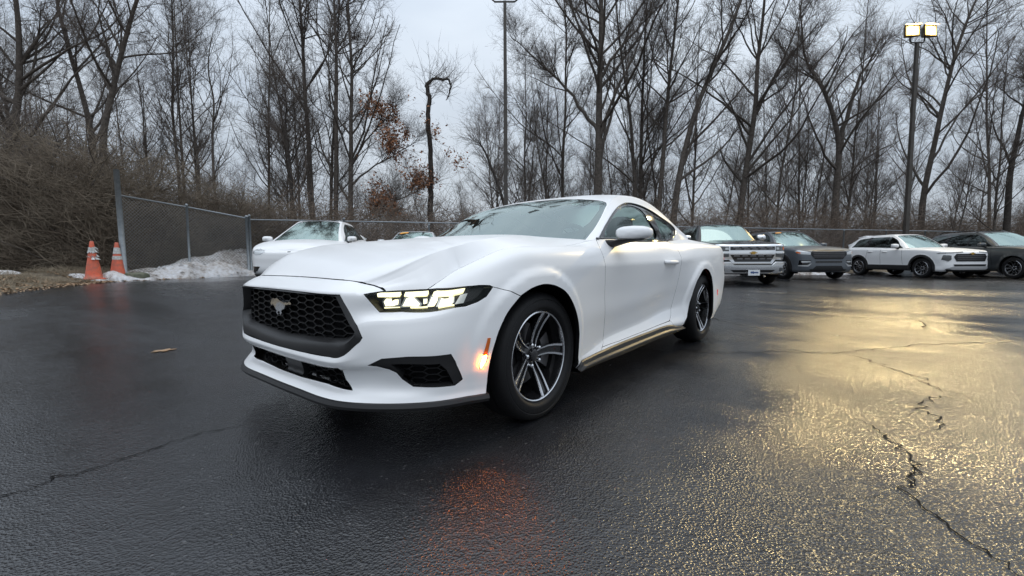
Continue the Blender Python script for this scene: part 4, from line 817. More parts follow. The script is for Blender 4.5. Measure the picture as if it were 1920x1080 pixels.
def lamp_post(a,d,h,lit,label,heads,lean=(0,0),width=.16,face=None):
    p=lot(a,d,ground_z(np.array([a]),np.array([d]))[0]-.05); r=empty('lamp_post',p,math.atan2(FH[1],FH[0])+math.pi); r.rotation_euler=(lean[0],lean[1],r.rotation_euler.z); tag(r,label,'lamp post','lamp posts of the car lot')
    b=MB(); b.lathe([(0,.30),(.55,.30),(.58,.28),(.58,0)],24,axis='z'); b.build('footing',MAT['galvanised'],r,angle=40)
    q=MB(); w=width; rows=[[(s*ww,t*ww,z) for s,t in ((-1,-1),(1,-1),(1,1),(-1,1))] for z,ww in ((.5,w*.62),(h*.5,w*.52),(h,w*.42))]; q.grid(np.array(rows),closev=True); q.build('pole',MAT['pole_bronze'],r,smooth=False)
    y=MB(); sp=heads[0]; y.tube([(0,-sp,h+.28),(0,-sp,h+.05),(0,-sp*.8,h-.02),(0,sp*.8,h-.02),(0,sp,h+.05),(0,sp,h+.28)],.03,8); y.build('yoke',MAT['pole_bronze'],r)
    for s in heads[1]:
        hd=empty('floodlight',(0.05,s,h+.36),0,r); hd.rotation_euler=(0,math.radians(heads[2]),math.radians(6 if s>0 else -6))
        c=MB(); rows=[]
        for x,yy,zz in ((-.16,.12,.10),(-.14,.16,.14),(.02,.26,.20),(.10,.29,.23),(.13,.29,.23)): rows.append([(x,-yy,-zz),(x,yy,-zz),(x,yy,zz),(x,-yy,zz)])
        c.grid(np.array(rows),closev=True,flip=True); c.f.append([0,1,2,3]); c.m.append(0); c.build('housing',MAT['pole_bronze'],hd,smooth=False)
        l=MB(); l.box((.132,0,0),(.02,.50,.38),bev=.008); l.build('lamp_glass',MAT['lamp_lens' if lit else 'lamp_off'],hd,smooth=False)
        if lit: l=MB(); l.add([(.147,-.11,-.09),(.147,.11,-.09),(.147,.11,.09),(.147,-.11,.09)],[[0,1,2,3]]); l.build('lamp_bulb',MAT['lamp_core'],hd,smooth=False)
        vz_=MB(); vz_.box((.17,0,.24),(.14,.60,.012)); vz_.build('visor',MAT['pole_bronze'],hd,smooth=False)
    return r
def build_fence():
    def run(name,label,pts,mesh_h,pitch,posts,railz,w=.0014):
        r=empty(name,lot(*pts[0][:2],0.)); tag(r,label,'fence'); o0=np.array(r.location)
        P=[np.array([*lot(a,d,0.)[:2],zb]) for a,d,zb,zt in pts]; T=[zt for *_,zt in pts]
        for i,(a,d,zb,zt) in enumerate(pts):
            if posts[i] is None: continue
            rad,ht,lean=posts[i]; q=MB(); b=P[i]-o0; q.tube([b+[0,0,-.3],b+np.array([*(-RH[:2]*lean),ht])],rad,12); q.build('post',MAT['galvanised'],r)
            if rad<.06: c=MB(); c.lathe([(0,rad*1.25),(.03,rad*1.2),(.05,rad*.6),(.055,0)],12,axis='z',c=tuple(b+[0,0,ht-.0])); c.build('post_cap',MAT['galvanised'],r)
        rl=MB(); rl.tube([P[i]-o0+[0,0,T[i]-P[i][2]] for i in range(len(P))],.021,8); rl.build('top_rail',MAT['galvanised'],r)
        V=[];Q=[]
        for i in range(len(P)-1):
            A,Bp=P[i]-o0,P[i+1]-o0; ln=np.linalg.norm((Bp-A)[:2]); n=int((ln+2.4)/pitch); h0=T[i]-P[i][2]-.06; h1=T[i+1]-P[i+1][2]-.06
            dirx=(Bp-A)/ln; perp=np.array([-dirx[1],dirx[0],0])*.004
            for k in range(-int(2.4/pitch),n):
                for sg in (1,-1):
                    x0=k*pitch if sg>0 else k*pitch+2.4-.0; s0,s1=(x0,x0+2.4) if sg>0 else (x0,x0-2.4)
                    # wire rises 2.4 m over 2.4 m; clip to panel
                    lo_t,hi_t=0.,1.
                    for tt in (0,):
                        f=lambda t:s0+(s1-s0)*t
                        if s1>s0: lo_t=max(0,(0-s0)/(s1-s0)); hi_t=min(1,(ln-s0)/(s1-s0))
                        else: lo_t=max(0,(ln-s0)/(s1-s0)); hi_t=min(1,(0-s0)/(s1-s0))
                    hm=min(h0+(h1-h0)*np.clip(f(hi_t)/ln,0,1),2.4); hi_t=min(hi_t,hm/2.4)
                    if hi_t-lo_t<.01: continue
                    a=A+dirx*f(lo_t)+[0,0,lo_t*2.4+.03]; b=A+dirx*f(hi_t)+[0,0,hi_t*2.4+.03]; o=len(V); e=np.array([0,0,w*1.4])
                    V+=[a+perp*sg+e,a+perp*sg-e,a+perp*sg+perp*.9,b+perp*sg+e,b+perp*sg-e,b+perp*sg+perp*.9]; Q+=[(o,o+1,o+4,o+3),(o+1,o+2,o+5,o+4),(o+2,o,o+3,o+5)]
        fast_mesh('chain_link',np.array(V),np.array(Q),MAT['wire'],r,False)
        return r
    g=lambda a,d: float(ground_z(np.array([a]),np.array([d]))[0])
    pl=[(-9.86,11.25,.36,2.42),(-9.32,12.8,.40,2.30),(-8.36,14.05,.36,2.08)]
    r=run('chain_link_fence','short end run of grey chain link fence with a tall gate post beside the cones',pl,2.1,.085,[(.062,2.70,.04),(.034,1.94,0),(.045,1.76,0)],None,.0036)
    pts=[]; 
    for t in np.linspace(0,1,13): pts.append((-8.3+t*(24.0+8.3),14.1+9.6*t,.2,2.04))
    pts=[(a,d,float(ground_z(np.array([a]),np.array([d]))[0]),zt) for a,d,_,zt in pts]
    run('chain_link_fence','long grey chain link fence running behind the parked cars',pts,2.0,.11,[(.032,1.9,0)]*13,None)
# ------------------------------------------------------------------ bare trees
def polylines(S,D,Ln,k,wander,trop,r):
    n=len(S); P=np.zeros((n,k+1,3)); P[:,0]=S; d=D/np.linalg.norm(D,axis=1)[:,None]; st=(Ln/k)[:,None]
    for i in range(k):
        d=d+r.normal(0,wander,(n,3))+np.array([0,0,trop]); d/=np.linalg.norm(d,axis=1)[:,None]; P[:,i+1]=P[:,i]+d*st
    return P
def tubes(P,R,m,tip=False):
    """P n,k,3 ; R n,k -> verts, quads, tris (tip: the last ring closes to a point)"""
    n,k,_=P.shape; t=np.zeros_like(P); t[:,1:-1]=P[:,2:]-P[:,:-2]; t[:,0]=P[:,1]-P[:,0]; t[:,-1]=P[:,-1]-P[:,-2]; t/=np.linalg.norm(t,axis=2)[...,None]+1e-9
    ref=np.where(np.abs(t[:,:1,2:3])<.85,np.array([0,0,1.]),np.array([1.,0,0])); x=np.cross(t,np.broadcast_to(ref,t.shape)); x/=np.linalg.norm(x,axis=2)[...,None]+1e-9; y=np.cross(t,x)
    a=np.arange(m)*2*np.pi/m; V=P[:,:,None]+R[:,:,None,None]*(np.cos(a)[None,None,:,None]*x[:,:,None]+np.sin(a)[None,None,:,None]*y[:,:,None])
    if not tip:
        b=(np.arange(n)*k*m)[:,None,None]+(np.arange(k-1)*m)[None,:,None]; j=np.arange(m)[None,None,:]; j2=(j+1)%m; return V.reshape(-1,3),np.stack([b+j,b+j2,b+m+j2,b+m+j],-1).reshape(-1,4),np.zeros((0,3),int)
    V=np.concatenate([V[:,:-1].reshape(n,-1,3),P[:,-1:]],1); w=(k-1)*m+1; b=(np.arange(n)*w)[:,None,None]+(np.arange(k-2)*m)[None,:,None]; j=np.arange(m)[None,None,:]; j2=(j+1)%m; Q=np.stack([b+j,b+j2,b+m+j2,b+m+j],-1).reshape(-1,4)
    c=(np.arange(n)*w+(k-2)*m)[:,None]; j=np.arange(m)[None]; T=np.stack([c+j,c+(j+1)%m,np.broadcast_to(c+m,(n,m))],-1).reshape(-1,3); return V.reshape(-1,3),Q,T
def spawn(P,R,cnt,r,t0,t1,ang,spread=.25):
    n,k,_=P.shape; i=r.integers(0,n,cnt) if n>1 else np.zeros(cnt,int); t=r.uniform(t0,t1,cnt)**.9*(k-1); j=np.clip(t.astype(int),0,k-2); f=(t-j)[:,None]
    S=P[i,j]*(1-f)+P[i,j+1]*f; T=P[i,j+1]-P[i,j]; T/=np.linalg.norm(T,axis=1)[:,None]; rad=R[i,j]*(1-f[:,0])+R[i,j+1]*f[:,0]
    q=r.normal(0,1,(cnt,3)); q-=(q*T).sum(1)[:,None]*T; q/=np.linalg.norm(q,axis=1)[:,None]; a=np.radians(r.normal(ang,ang*spread,cnt))[:,None]
    return S,T*np.cos(a)+q*np.sin(a),rad,t/(k-1),i
class VQ:
    def __init__(s): s.v=[];s.q=[];s.t=[];s.n=0
    def add(s,V,Q,T): s.v.append(V); s.q.append(Q+s.n); s.t.append(T+s.n); s.n+=len(V)
    def build(s,name,m,parent): return fast_mesh(name,np.vstack(s.v),np.vstack(s.q),m,parent,T=np.vstack(s.t))
def tree(name,label,a,d,path,r0,seed,limbs=15,br=11,tw=11,limb_t=(.16,.97),limb_len=.36,ang=42,trop=.10,group='bare trees beyond the fence',bark='bark',leaves=None,fine=1.0,forks=None,wander=.10):
    """path: (across offset, height) waypoints of the trunk from the ground up"""
    r=np.random.default_rng(seed); p=lot(a,d,ground_z(np.array([a]),np.array([d]))[0]-.1); root=empty(name,p); tag(root,label,'tree',group)
    W0=np.array([np.array([0,0,z])+RH*x+FH*r.normal(0,.12)*(z>0) for x,z in path]); kk=22; tt=np.linspace(0,len(W0)-1,kk); T0=np.stack([np.interp(tt,np.arange(len(W0)),W0[:,c]) for c in range(3)],1)
    T0[1:-1]+=r.normal(0,.035,(kk-2,3))*np.array([1,1,0]); 
    for _ in range(2): T0[1:-1]=.5*T0[1:-1]+.25*(T0[:-2]+T0[2:])
    H=T0[-1,2]; R0=r0*np.clip(1-.86*(np.arange(kk)/(kk-1))**.9,.06,1); R0[0]*=1.45; R0[1]*=1.12
    tr=VQ(); tr.add(*tubes(T0[None],R0[None],10)); stems=[(T0[None],R0[None])]
    for (t,x,z,rr) in (forks or []):      # named big forks: start fraction, end point, radius
        i=int(t*(kk-1)); S=T0[i]; E=np.array([0,0,z])+RH*x+FH*r.normal(0,.5); s=np.linspace(0,1,14)[:,None]; F=S+(E-S)*s+(RH*(-.10*np.sign(x-S@RH))*np.sin(np.pi*s)*np.linalg.norm(E-S)*.6)+r.normal(0,.04,(14,3))*(s>0); RF=rr*(1-.8*s[:,0]); tr.add(*tubes(F[None],RF[None],8)); stems.append((F[None],RF[None]))
    cr=VQ(); lv=[]
    for st,(P,R) in enumerate(stems):
        hh=np.linalg.norm(P[0,-1]-P[0,0]); nl=max(3,int(limbs*1.25*(1 if st==0 else .8*min(1,hh/11))))
        S,D,rad,t,_=spawn(P,R,nl,r,*(limb_t if st==0 else (.2,.98)),ang); D[:,2]=np.abs(D[:,2])*.8+.18; Ln=hh*limb_len*(1.15-.75*t)*r.uniform(.6,1.25,nl); R1=np.minimum(rad*.52,.010+.016*Ln)
        P1=polylines(S,D,Ln,9,wander,trop*.6,r); RR=R1[:,None]*np.linspace(1,.22,10)[None]; tr.add(*tubes(P1,RR,6))
        nb=int(nl*br); S,D,rad,t,_=spawn(np.concatenate([P1]),RR,nb,r,.12,1,44); D[:,2]+=.12; Ln=np.clip(r.lognormal(.22,.40,nb)*(1.25-.6*t)*.75,.3,3.2); R2=np.minimum(rad*.65,.016); P2=polylines(S,D,Ln,5,wander*1.25,trop*.6,r); RR2=R2[:,None]*np.linspace(1,.35,6)[None]; cr.add(*tubes(P2,RR2,3,True))
        # top of the stem also carries branches
        S,D,rad,t,_=spawn(P,R,int(nl*(1.4 if st==0 else .5)),r,.30 if st==0 else .5,1,50); Ln=r.uniform(.6,1.8,len(S)); P2b=polylines(S,D,Ln,5,wander*1.25,trop*.6,r); RR2b=np.minimum(rad*.5,.014)[:,None]*np.linspace(1,.35,6)[None]; cr.add(*tubes(P2b,RR2b,3,True))
        P2=np.concatenate([P2,P2b]); RR2=np.concatenate([RR2,RR2b])
        nt=int(len(P2)*tw*fine); S,D,rad,t,_=spawn(P2,RR2,nt,r,.1,1,40); D[:,2]+=.10; Ln=r.uniform(.25,1.0,nt); P3=polylines(S,D,Ln,2,.15,trop*.4,r); RR3=np.clip(rad*.7,.0031,.0065)[:,None]*np.array([1,.8,.5])[None]; cr.add(*tubes(P3,RR3,3,True))
        ns=int(nt*1.3*fine); S,D,rad,t,_=spawn(P3,RR3,ns,r,.2,1,38); Ln=r.uniform(.12,.5,ns); P4=polylines(S,D,Ln,1,.1,.03,r); cr.add(*tubes(P4,np.repeat(np.array([[.0039,.0024]]),ns,0),3,True))
        if leaves:
            k=P3[:,:,:].reshape(-1,3); x=k@RH; sel=leaves(x,k[:,2]); k=k[sel]; lv.append(k)
    tr.build('trunk',MAT[bark],root); cr.build('crown',MAT['twigs'],root)
    if leaves:
        k=np.vstack(lv)
        k=k[r.integers(0,len(k),4600)]+r.normal(0,.07,(4600,3)); u=r.normal(0,1,(4600,3)); u/=np.linalg.norm(u,axis=1)[:,None]; w=np.cross(u,r.normal(0,1,(4600,3))); w/=np.linalg.norm(w,axis=1)[:,None]; s=r.uniform(.045,.095,(4600,1)); n_=np.cross(u,w)
        V=np.stack([k-u*s,k+w*s*.55+n_*s*.2,k+u*s,k-w*s*.55+n_*s*.2],1).reshape(-1,3); o=fast_mesh('foliage',V,np.arange(len(V)).reshape(-1,4),MAT['oak_leaves'],root,False)
    return root
def build_trees():
    X=lambda px,d:(px-960)/828*d
    mk=lambda px0,d,pts:(X(px0,d),[(X(px,d)-X(px0,d),max(0,.856-.45+(480-v)/828*d)) if i else (0,0) for i,(px,v) in enumerate(pts)])
    spec=[ # px of the base, distance, trunk way points (picture columns only set how each trunk leans), radius
     (40,19,[(40,470),(42,300),(60,190),(72,60),(66,-80),(60,-220)],.20,101,'forked old tree at the far left edge of the woods, trunk bowed right',dict(limbs=18,forks=[(.40,-3.2,8.5,.10)])),
     (188,21,[(188,470),(182,240),(160,120),(146,0),(140,-200)],.15,102,'straight grey tree behind the brush thicket, leaning slightly left',dict(limbs=18)),
     (208,18,[(208,470),(216,250),(236,160),(280,50),(318,-60),(340,-160)],.15,103,'tree leaning right above the tall gate post with a wide open crown',dict(limbs=18,forks=[(.45,.1,9.5,.09)])),
     (345,24,[(345,470),(346,330),(342,200),(352,60),(350,-40)],.10,104,'slim tree with a fine upright crown behind the fence corner',dict(limbs=16)),
     (412,20,[(412,470),(404,300),(412,200),(410,120),(424,70)],.07,105,'small crooked sapling with few thick twigs above the snow bank',dict(limbs=9,br=5,tw=4,limb_len=.42)),
     (590,25,[(590,470),(588,300),(584,150),(580,0),(586,-160)],.17,106,'tall tree left of the pair with the brown leaves',dict(limbs=20)),
     (632,24,[(632,470),(640,260),(644,120),(640,0),(650,-180)],.14,107,'slender tree standing close against the oak with brown leaves',dict(limbs=16,limb_t=(.35,.98))),
     (660,24,[(660,470),(664,300),(668,150),(668,0),(680,-150)],.15,108,'oak still holding brown dead leaves on its right lower boughs',dict(limbs=24,limb_t=(.10,.98),forks=[(.14,4.9,4.6,.055),(.2,3.9,6.6,.06),(.27,2.7,8.6,.06),(.12,3.3,2.9,.05)],leaves=lambda x,z:(x>1.0)&(z<9.0)&(z>1.6)&(np.sin(x*2.1+z*1.3)>-.35))),
     (545,21,[(545,470),(552,320),(546,240),(556,200),(540,190)],.09,109,'short dark broken tree between the tall trees and the fence',dict(limbs=10,bark='bark_dark')),
     (1055,30,[(1055,470),(1054,300),(1060,180),(1058,40),(1050,-60)],.13,111,'thin dark tree just right of the tall lamp pole',dict(limbs=18)),
     (1120,24,[(1120,470),(1121,330),(1120,200),(1124,60),(1120,-120),(1126,-260)],.27,112,'thickest straight tree standing behind the roof of the white coupe',dict(limbs=24,limb_len=.40,forks=[(.38,-4.6,12.5,.11),(.5,3.4,14.,.09)])),
     (1190,26,[(1190,470),(1190,340),(1176,200),(1150,60),(1140,-120)],.15,113,'tree with a trunk bending left beside the thickest one',dict(limbs=18)),
     (1198,26.5,[(1198,470),(1198,340),(1198,190),(1204,60),(1214,-140)],.15,114,'upright twin trunk close behind the left-bending tree',dict(limbs=18)),
     (1228,25,[(1228,470),(1236,300),(1246,150),(1262,20),(1280,-140)],.16,115,'tall slim tree between the twin trunks and the leaning tree',dict(limbs=18)),
     (1254,24,[(1254,470),(1266,330),(1300,190),(1345,80),(1392,-40),(1430,-150)],.20,116,'long tree leaning strongly to the right above the black pickup',dict(limbs=20)),
     (1380,25,[(1380,470),(1390,330),(1404,200),(1412,100),(1416,0),(1420,-150)],.20,117,'forked tree above the gap between the pickup and the grey crossover',dict(limbs=20,forks=[(.42,3.6,13.,.11)])),
     (1560,26,[(1560,470),(1562,330),(1564,260),(1530,180),(1490,110),(1478,20)],.22,118,'broad tree splitting into a wide V above the white crossover',dict(limbs=18,ang=48,forks=[(.36,2.2,13.0,.15)])),
     (1722,27,[(1722,470),(1728,360),(1738,240),(1762,110),(1790,20),(1840,-60)],.19,119,'tree just right of the lit lamp post with an upswept crown',dict(limbs=22,limb_len=.42)),
     (1882,24,[(1882,470),(1884,330),(1892,220),(1906,150),(1936,90)],.17,120,'dark stout tree at the right edge with a broken top',dict(limbs=12,limb_t=(.25,.9),bark='bark_dark')),
    ]
    for px,d,pts,r0,seed,lab,kw in spec:
        a,path=mk(px,d,pts); tree('bare_tree',lab,a,d,path,r0,seed,**kw)
    # the snag with the hooked top
    d=24; a=X(812,d); r=empty('dead_tree',lot(a,d,.0)); tag(r,'dead tree with a bare hooked top bending over to the right','tree','bare trees beyond the fence')
    pts=[(812,470),(810,380),(812,300),(808,230),(810,190),(806,168),(820,158),(846,160),(851,170),(846,190),(842,197)]; P=np.array([RH*(X(px,d)-a)+np.array([0,0,max(.0,.856+(480-v)/828*d)]) for px,v in pts]); P[0,2]=-.1; P=np.stack([np.interp(np.linspace(0,10,60),range(11),P[:,c]) for c in range(3)],1); g=np.random.default_rng(4); P+=g.normal(0,.02,P.shape)
    R=np.interp(np.linspace(0,10,60),[0,1,2,4,5,6,8,10],[.19,.15,.13,.115,.10,.065,.045,.018]); v=VQ(); v.add(*tubes(P[None],R[None],10)); v.build('trunk',MAT['bark_dark'],r)
    S,D,rad,t,_=spawn(P[None],R[None],70,g,.25,.95,55); D[:,2]=np.abs(D[:,2])+.2; P2=polylines(S,D,g.uniform(.5,2.2,70),5,.1,.05,g); RR=np.minimum(rad*.2,.012)[:,None]*np.linspace(1,.3,6)[None]; c=VQ(); c.add(*tubes(P2,RR,4)); S,D,rad,t,_=spawn(P2,RR,420,g,.1,1,40); P3=polylines(S,D,g.uniform(.3,.9,420),2,.1,.04,g); c.add(*tubes(P3,np.repeat(np.array([[.005,.004,.003]]),420,0),3,True)); c.build('crown',MAT['twigs'],r)
    # broken bough hanging left of the lamp pole
    d=22; a=X(968,d); tree('bare_tree','low broken tree with a bough hanging to the left behind the lamp pole',a,d,[(0,0),(-.15,1.6),(-.75,4.0),(-1.5,6.0),(-1.9,6.6)],.13,131,limbs=8,br=5,bark='bark_dark')
    # thinner trees further back: four kinds, each copied
    gen=[]
    for k,(h,lean,lim,r0) in enumerate(((15,.6,17,.10),(12,-.9,15,.075),(18,.3,20,.12),(9.5,1.2,13,.06))):
        gen.append((['slim grey bare tree deeper in the woods','low thin bare tree leaning among the woods','tall bare tree deeper in the woods','bent bare sapling in the undergrowth'][k],lim,h,lean,r0))
    protos=[]; g=np.random.default_rng(77)
    for k,(lab,lim,h,lean,r0) in enumerate(gen):
        t=tree('thin_tree',lab,0,40,[(0,0),(lean*.2,h*.3),(lean*.7,h*.65),(lean,h)],r0,200+k,limbs=lim,br=9,tw=10,limb_t=(.14,.98),group='%s trees'%lab.split(' bare')[0],fine=.9); protos.append(t)
    used=[0]*4; pos=[]
    for i in range(120):
        for _ in range(40):
            d=g.uniform(24,33) if i<56 else g.uniform(33,58); a=g.uniform(-1.28,1.28)*d
            if a/d*828+960<560 and d<23: continue
            if all((a-x)**2+(d-y)**2>1.4 for x,y in pos): break
        pos.append((a,d)); k=int(g.integers(0,4)); px=960+828*a/d; gap=395<px<500 or 690<px<905 or px>1860
        if gap: k=3
        o=protos[k] if not used[k] else copy_tree(protos[k]); used[k]+=1
        where=[(230,'behind the brush thicket'),(360,'behind the short fence run'),(470,'above the snow bank'),(640,'behind the electric crossover'),(830,'behind the hood of the white coupe'),(960,'left of the unlit lamp post'),(1140,'behind the roof of the white coupe'),(1290,'behind the coupe tail'),(1460,'behind the black pickup'),(1590,'behind the grey crossover'),(1700,'left of the lit lamp post'),(1800,'right of the lit lamp post'),(9999,'at the far right edge')]
        o['label']=['slim grey bare tree','low thin leaning bare tree','tall slender bare tree','bent bare sapling'][k]+[' in the front row ',' farther back ',' deep in the woods '][0 if d<29 else 1 if d<44 else 2]+next(t for x,t in where if px<x); o['group']='thinner trees in the woods'
        o.location=lot(a,d,float(ground_z(np.array([a]),np.array([d]))[0])-.1); o.rotation_euler=(g.normal(0,.03),g.normal(0,.03),g.uniform(0,6.28)); q=g.uniform(.8,1.2)*(.62 if gap else 1); o.scale=(q,q,q*g.uniform(.9,1.15))
def thicket(name,label,cat,n,pos,hgt,seed,m,rad,group=None,kind=None,arc=.5,segs=3,wander=.24):
    r=np.random.default_rng(seed); a,d=pos(r,n); z=ground_z(a,d); S=lot(a,d,z-.05); h=hgt(a,d,r); S[:,2]+=r.uniform(0,.75,n)**1.3*h
    D=r.normal(0,1,(n,3)); D[:,2]=np.abs(r.normal(.55,.55,n)); P=polylines(S,D,np.clip(h*r.uniform(.14,.42,n),.2,1.9),segs,wander,-arc*.12,r); R=r.uniform(*rad,n)[:,None]*np.linspace(1,.45,segs+1)[None]; V,Q,T=tubes(P,R,3,True); o=fast_mesh(name,V,Q,MAT[m],T=T); tag(o,label,cat,group,kind); return o
def build_brush():
    def pl(r,n):
        d=r.uniform(11.9,16.0,n); a=-.895*d+r.uniform(-5.6,.0,n)-.15; return a,d
    def hl(a,d,r):
        px=a/d; f=np.interp(px,[-1.3,-1.1,-1.0,-.93,-.86],[4.1,3.9,3.3,2.8,1.7]); return f*(.75+.25*np.sin(a*1.7)+.15*np.sin(a*3.1+d))*r.uniform(.55,1.45,len(a))*np.interp(d,[11.9,12.8,16.0],[.55,.95,1.25])
    thicket('brush','dense brown tangle of brush and vines left of the cones','brush',31000,pl,hl,41,'brush_twigs',(.0035,.009),kind='stuff',arc=.25,wander=.42,segs=2)
    thicket('brush','thicker bare stems standing in the brown brush left of the cones','brush',420,pl,lambda a,d,r:r.uniform(3.0,6.5,len(a)),47,'bark',(.010,.024),kind='stuff',arc=-.5,segs=5,wander=.20)
    def pf(r,n):
        t=r.uniform(0,1,n); a=-9+t*44+r.normal(0,.5,n); d=14.4+.297*(a+8.3)+r.gamma(1.6,2.6,n); return a,d
    def hf(a,d,r): return np.interp(a/d,[-.8,-.55,-.3,0,.4,1.1],[4.0,3.5,3.2,3.4,4.0,4.0])*r.uniform(.55,1.25,len(a))
    thicket('undergrowth','low brown undergrowth of dead stems behind the chain link fence','undergrowth',58000,pf,hf,42,'undergrowth',(.005,.011),kind='stuff',arc=.15,segs=2)
    def pb(r,n):
        d=r.uniform(28,52,n); return r.uniform(-1.3,1.3,n)*d,d
    thicket('undergrowth','brown scrub deeper in the woods','undergrowth',22000,pb,lambda a,d,r:r.uniform(2.6,5.0,len(a)),43,'undergrowth',(.008,.016),kind='stuff',arc=.15,segs=2)
    def ps(r,n):
        d=r.uniform(19,42,n); a=r.uniform(-1.25,1.3,n)*d; w=r.uniform(0,1,n)<.13; d=np.where(w,r.uniform(12.6,17,n),d); a=np.where(w,-.93*d-r.uniform(0,4.5,n),a); px=960+828*a/d; k=(~w&(d<14.4+.297*(a+8.3)+1.5))|((px>395)&(px<500)&(r.uniform(0,1,n)<.6)); d=np.where(k,r.uniform(30,42,n),d); return a,d
    thicket('saplings','thin upright saplings and whips filling the woods above the undergrowth','saplings',13000,ps,lambda a,d,r:r.uniform(3.5,8.5,len(a)),46,'twigs',(.0055,.011),kind='stuff',arc=-.9,segs=3,wander=.16)
    def pv(r,n):
        d=r.uniform(11.6,17.5,n); return np.interp(d,[11.25,12.8,14.05,14.6,17.5],[-9.86,-9.32,-8.36,-7.6,-5.0])-.95-r.uniform(0,4.4,n),d
    thicket('brush','vine-hung shrubs behind the short fence run','brush',22000,pv,lambda a,d,r:np.interp(a/d,[-.9,-.75,-.6,-.45],[4.8,4.2,3.5,2.8])*r.uniform(.6,1.15,len(a)),44,'brush_twigs',(.0035,.009),kind='stuff',arc=.1,wander=.42,segs=2)
    def pg(r,n):
        e=EDGE[2:8]; i=r.integers(0,len(e)-1,n); t=r.uniform(0,1,n)[:,None]; q=e[i]*(1-t)+e[i+1]*t; dr=e[i+1]-e[i]; nn=np.stack([-dr[:,1],dr[:,0]],1); nn/=np.linalg.norm(nn,axis=1)[:,None]; q=q+nn*r.uniform(.15,2.6,n)[:,None]*1.; return q[:,0],q[:,1]
    thicket('dead_grass','short dead grass and leaf litter on the bank by the asphalt edge','grass',9000,pg,lambda a,d,r:r.uniform(.05,.22,len(a)),45,'dead_grass',(.002,.004),kind='stuff',arc=.8,segs=2)
def build_litter():
    r=np.random.default_rng(52); n=2600; e=EDGE[2:9]; i=r.integers(0,len(e)-1,n); t=r.uniform(0,1,n)[:,None]; q=e[i]*(1-t)+e[i+1]*t; dr=e[i+1]-e[i]; nn=np.stack([-dr[:,1],dr[:,0]],1); nn/=np.linalg.norm(nn,axis=1)[:,None]; q=q+nn*(r.gamma(1.5,.9,n)-.35)[:,None]
    z=np.maximum(ground_z(q[:,0],q[:,1]),slope(q[:,0],q[:,1]))+.012; P=lot(q[:,0],q[:,1],z); a=r.uniform(0,6.28,n); s=r.uniform(.02,.05,n)[:,None]; u=np.stack([np.cos(a),np.sin(a),r.normal(0,.25,n)],1)*s; v=np.stack([-np.sin(a),np.cos(a),r.normal(0,.25,n)],1)*s*.6; up=np.array([0,0,1.])*s*.3
    V=np.stack([P-u,P+v+up,P+u,P-v+up],1).reshape(-1,3); tag(fast_mesh('leaf_litter',V,np.arange(4*n).reshape(-1,4),MAT['dry_leaf'],None,False),'scattered dead leaves along the edge of the asphalt','leaf litter',kind='stuff')
mat('dead_grass',(.20,.165,.115),.9,noise=(.30,.25,.18),scale=3)
# ------------------------------------------------------------------ the parked cars behind
mat('paint_white',(.80,.81,.82),.34,coat=.35); mat('paint_black',(.006,.006,.007),.25,coat=.35,spec=.4,vary=.08,scale=4); mat('paint_grey',(.105,.118,.134),.34,coat=.4,metal=.1); mat('paint_dark',(.046,.052,.057),.34,coat=.4,metal=.1); mat('paint_tan',(.42,.36,.26),.3,coat=.7); mat('paint_silver',(.50,.52,.53),.3,coat=.8,metal=.4)
mat('headlamp',(.55,.57,.58),.12,metal=.5,coat=.8); mat('headlamp_dark',(.07,.075,.08),.1,coat=.8); mat('amber_small',(.75,.16,.03),.2,coat=.5); mat('plate_white',(.72,.75,.77),.4); mat('ink_blue',(.04,.08,.22),.5); mat('gold',(.55,.34,.08),.25,metal=.7); mat('sticker_orange',(.95,.36,.04),.45); mat('sticker_yellow',(.95,.72,.15),.45); mat('chrome_bright',(.86,.87,.88),.10,metal=1); mat('grey_skid',(.42,.43,.44),.4); mat('cladding',(.016,.016,.017),.55,spec=.4)
glass('screen_glass',(.40,.58,.52),rough=.06,f0=.38,gc=(.80,.98,.91)); glass('tint_glass',(.05,.055,.055),f0=.05)
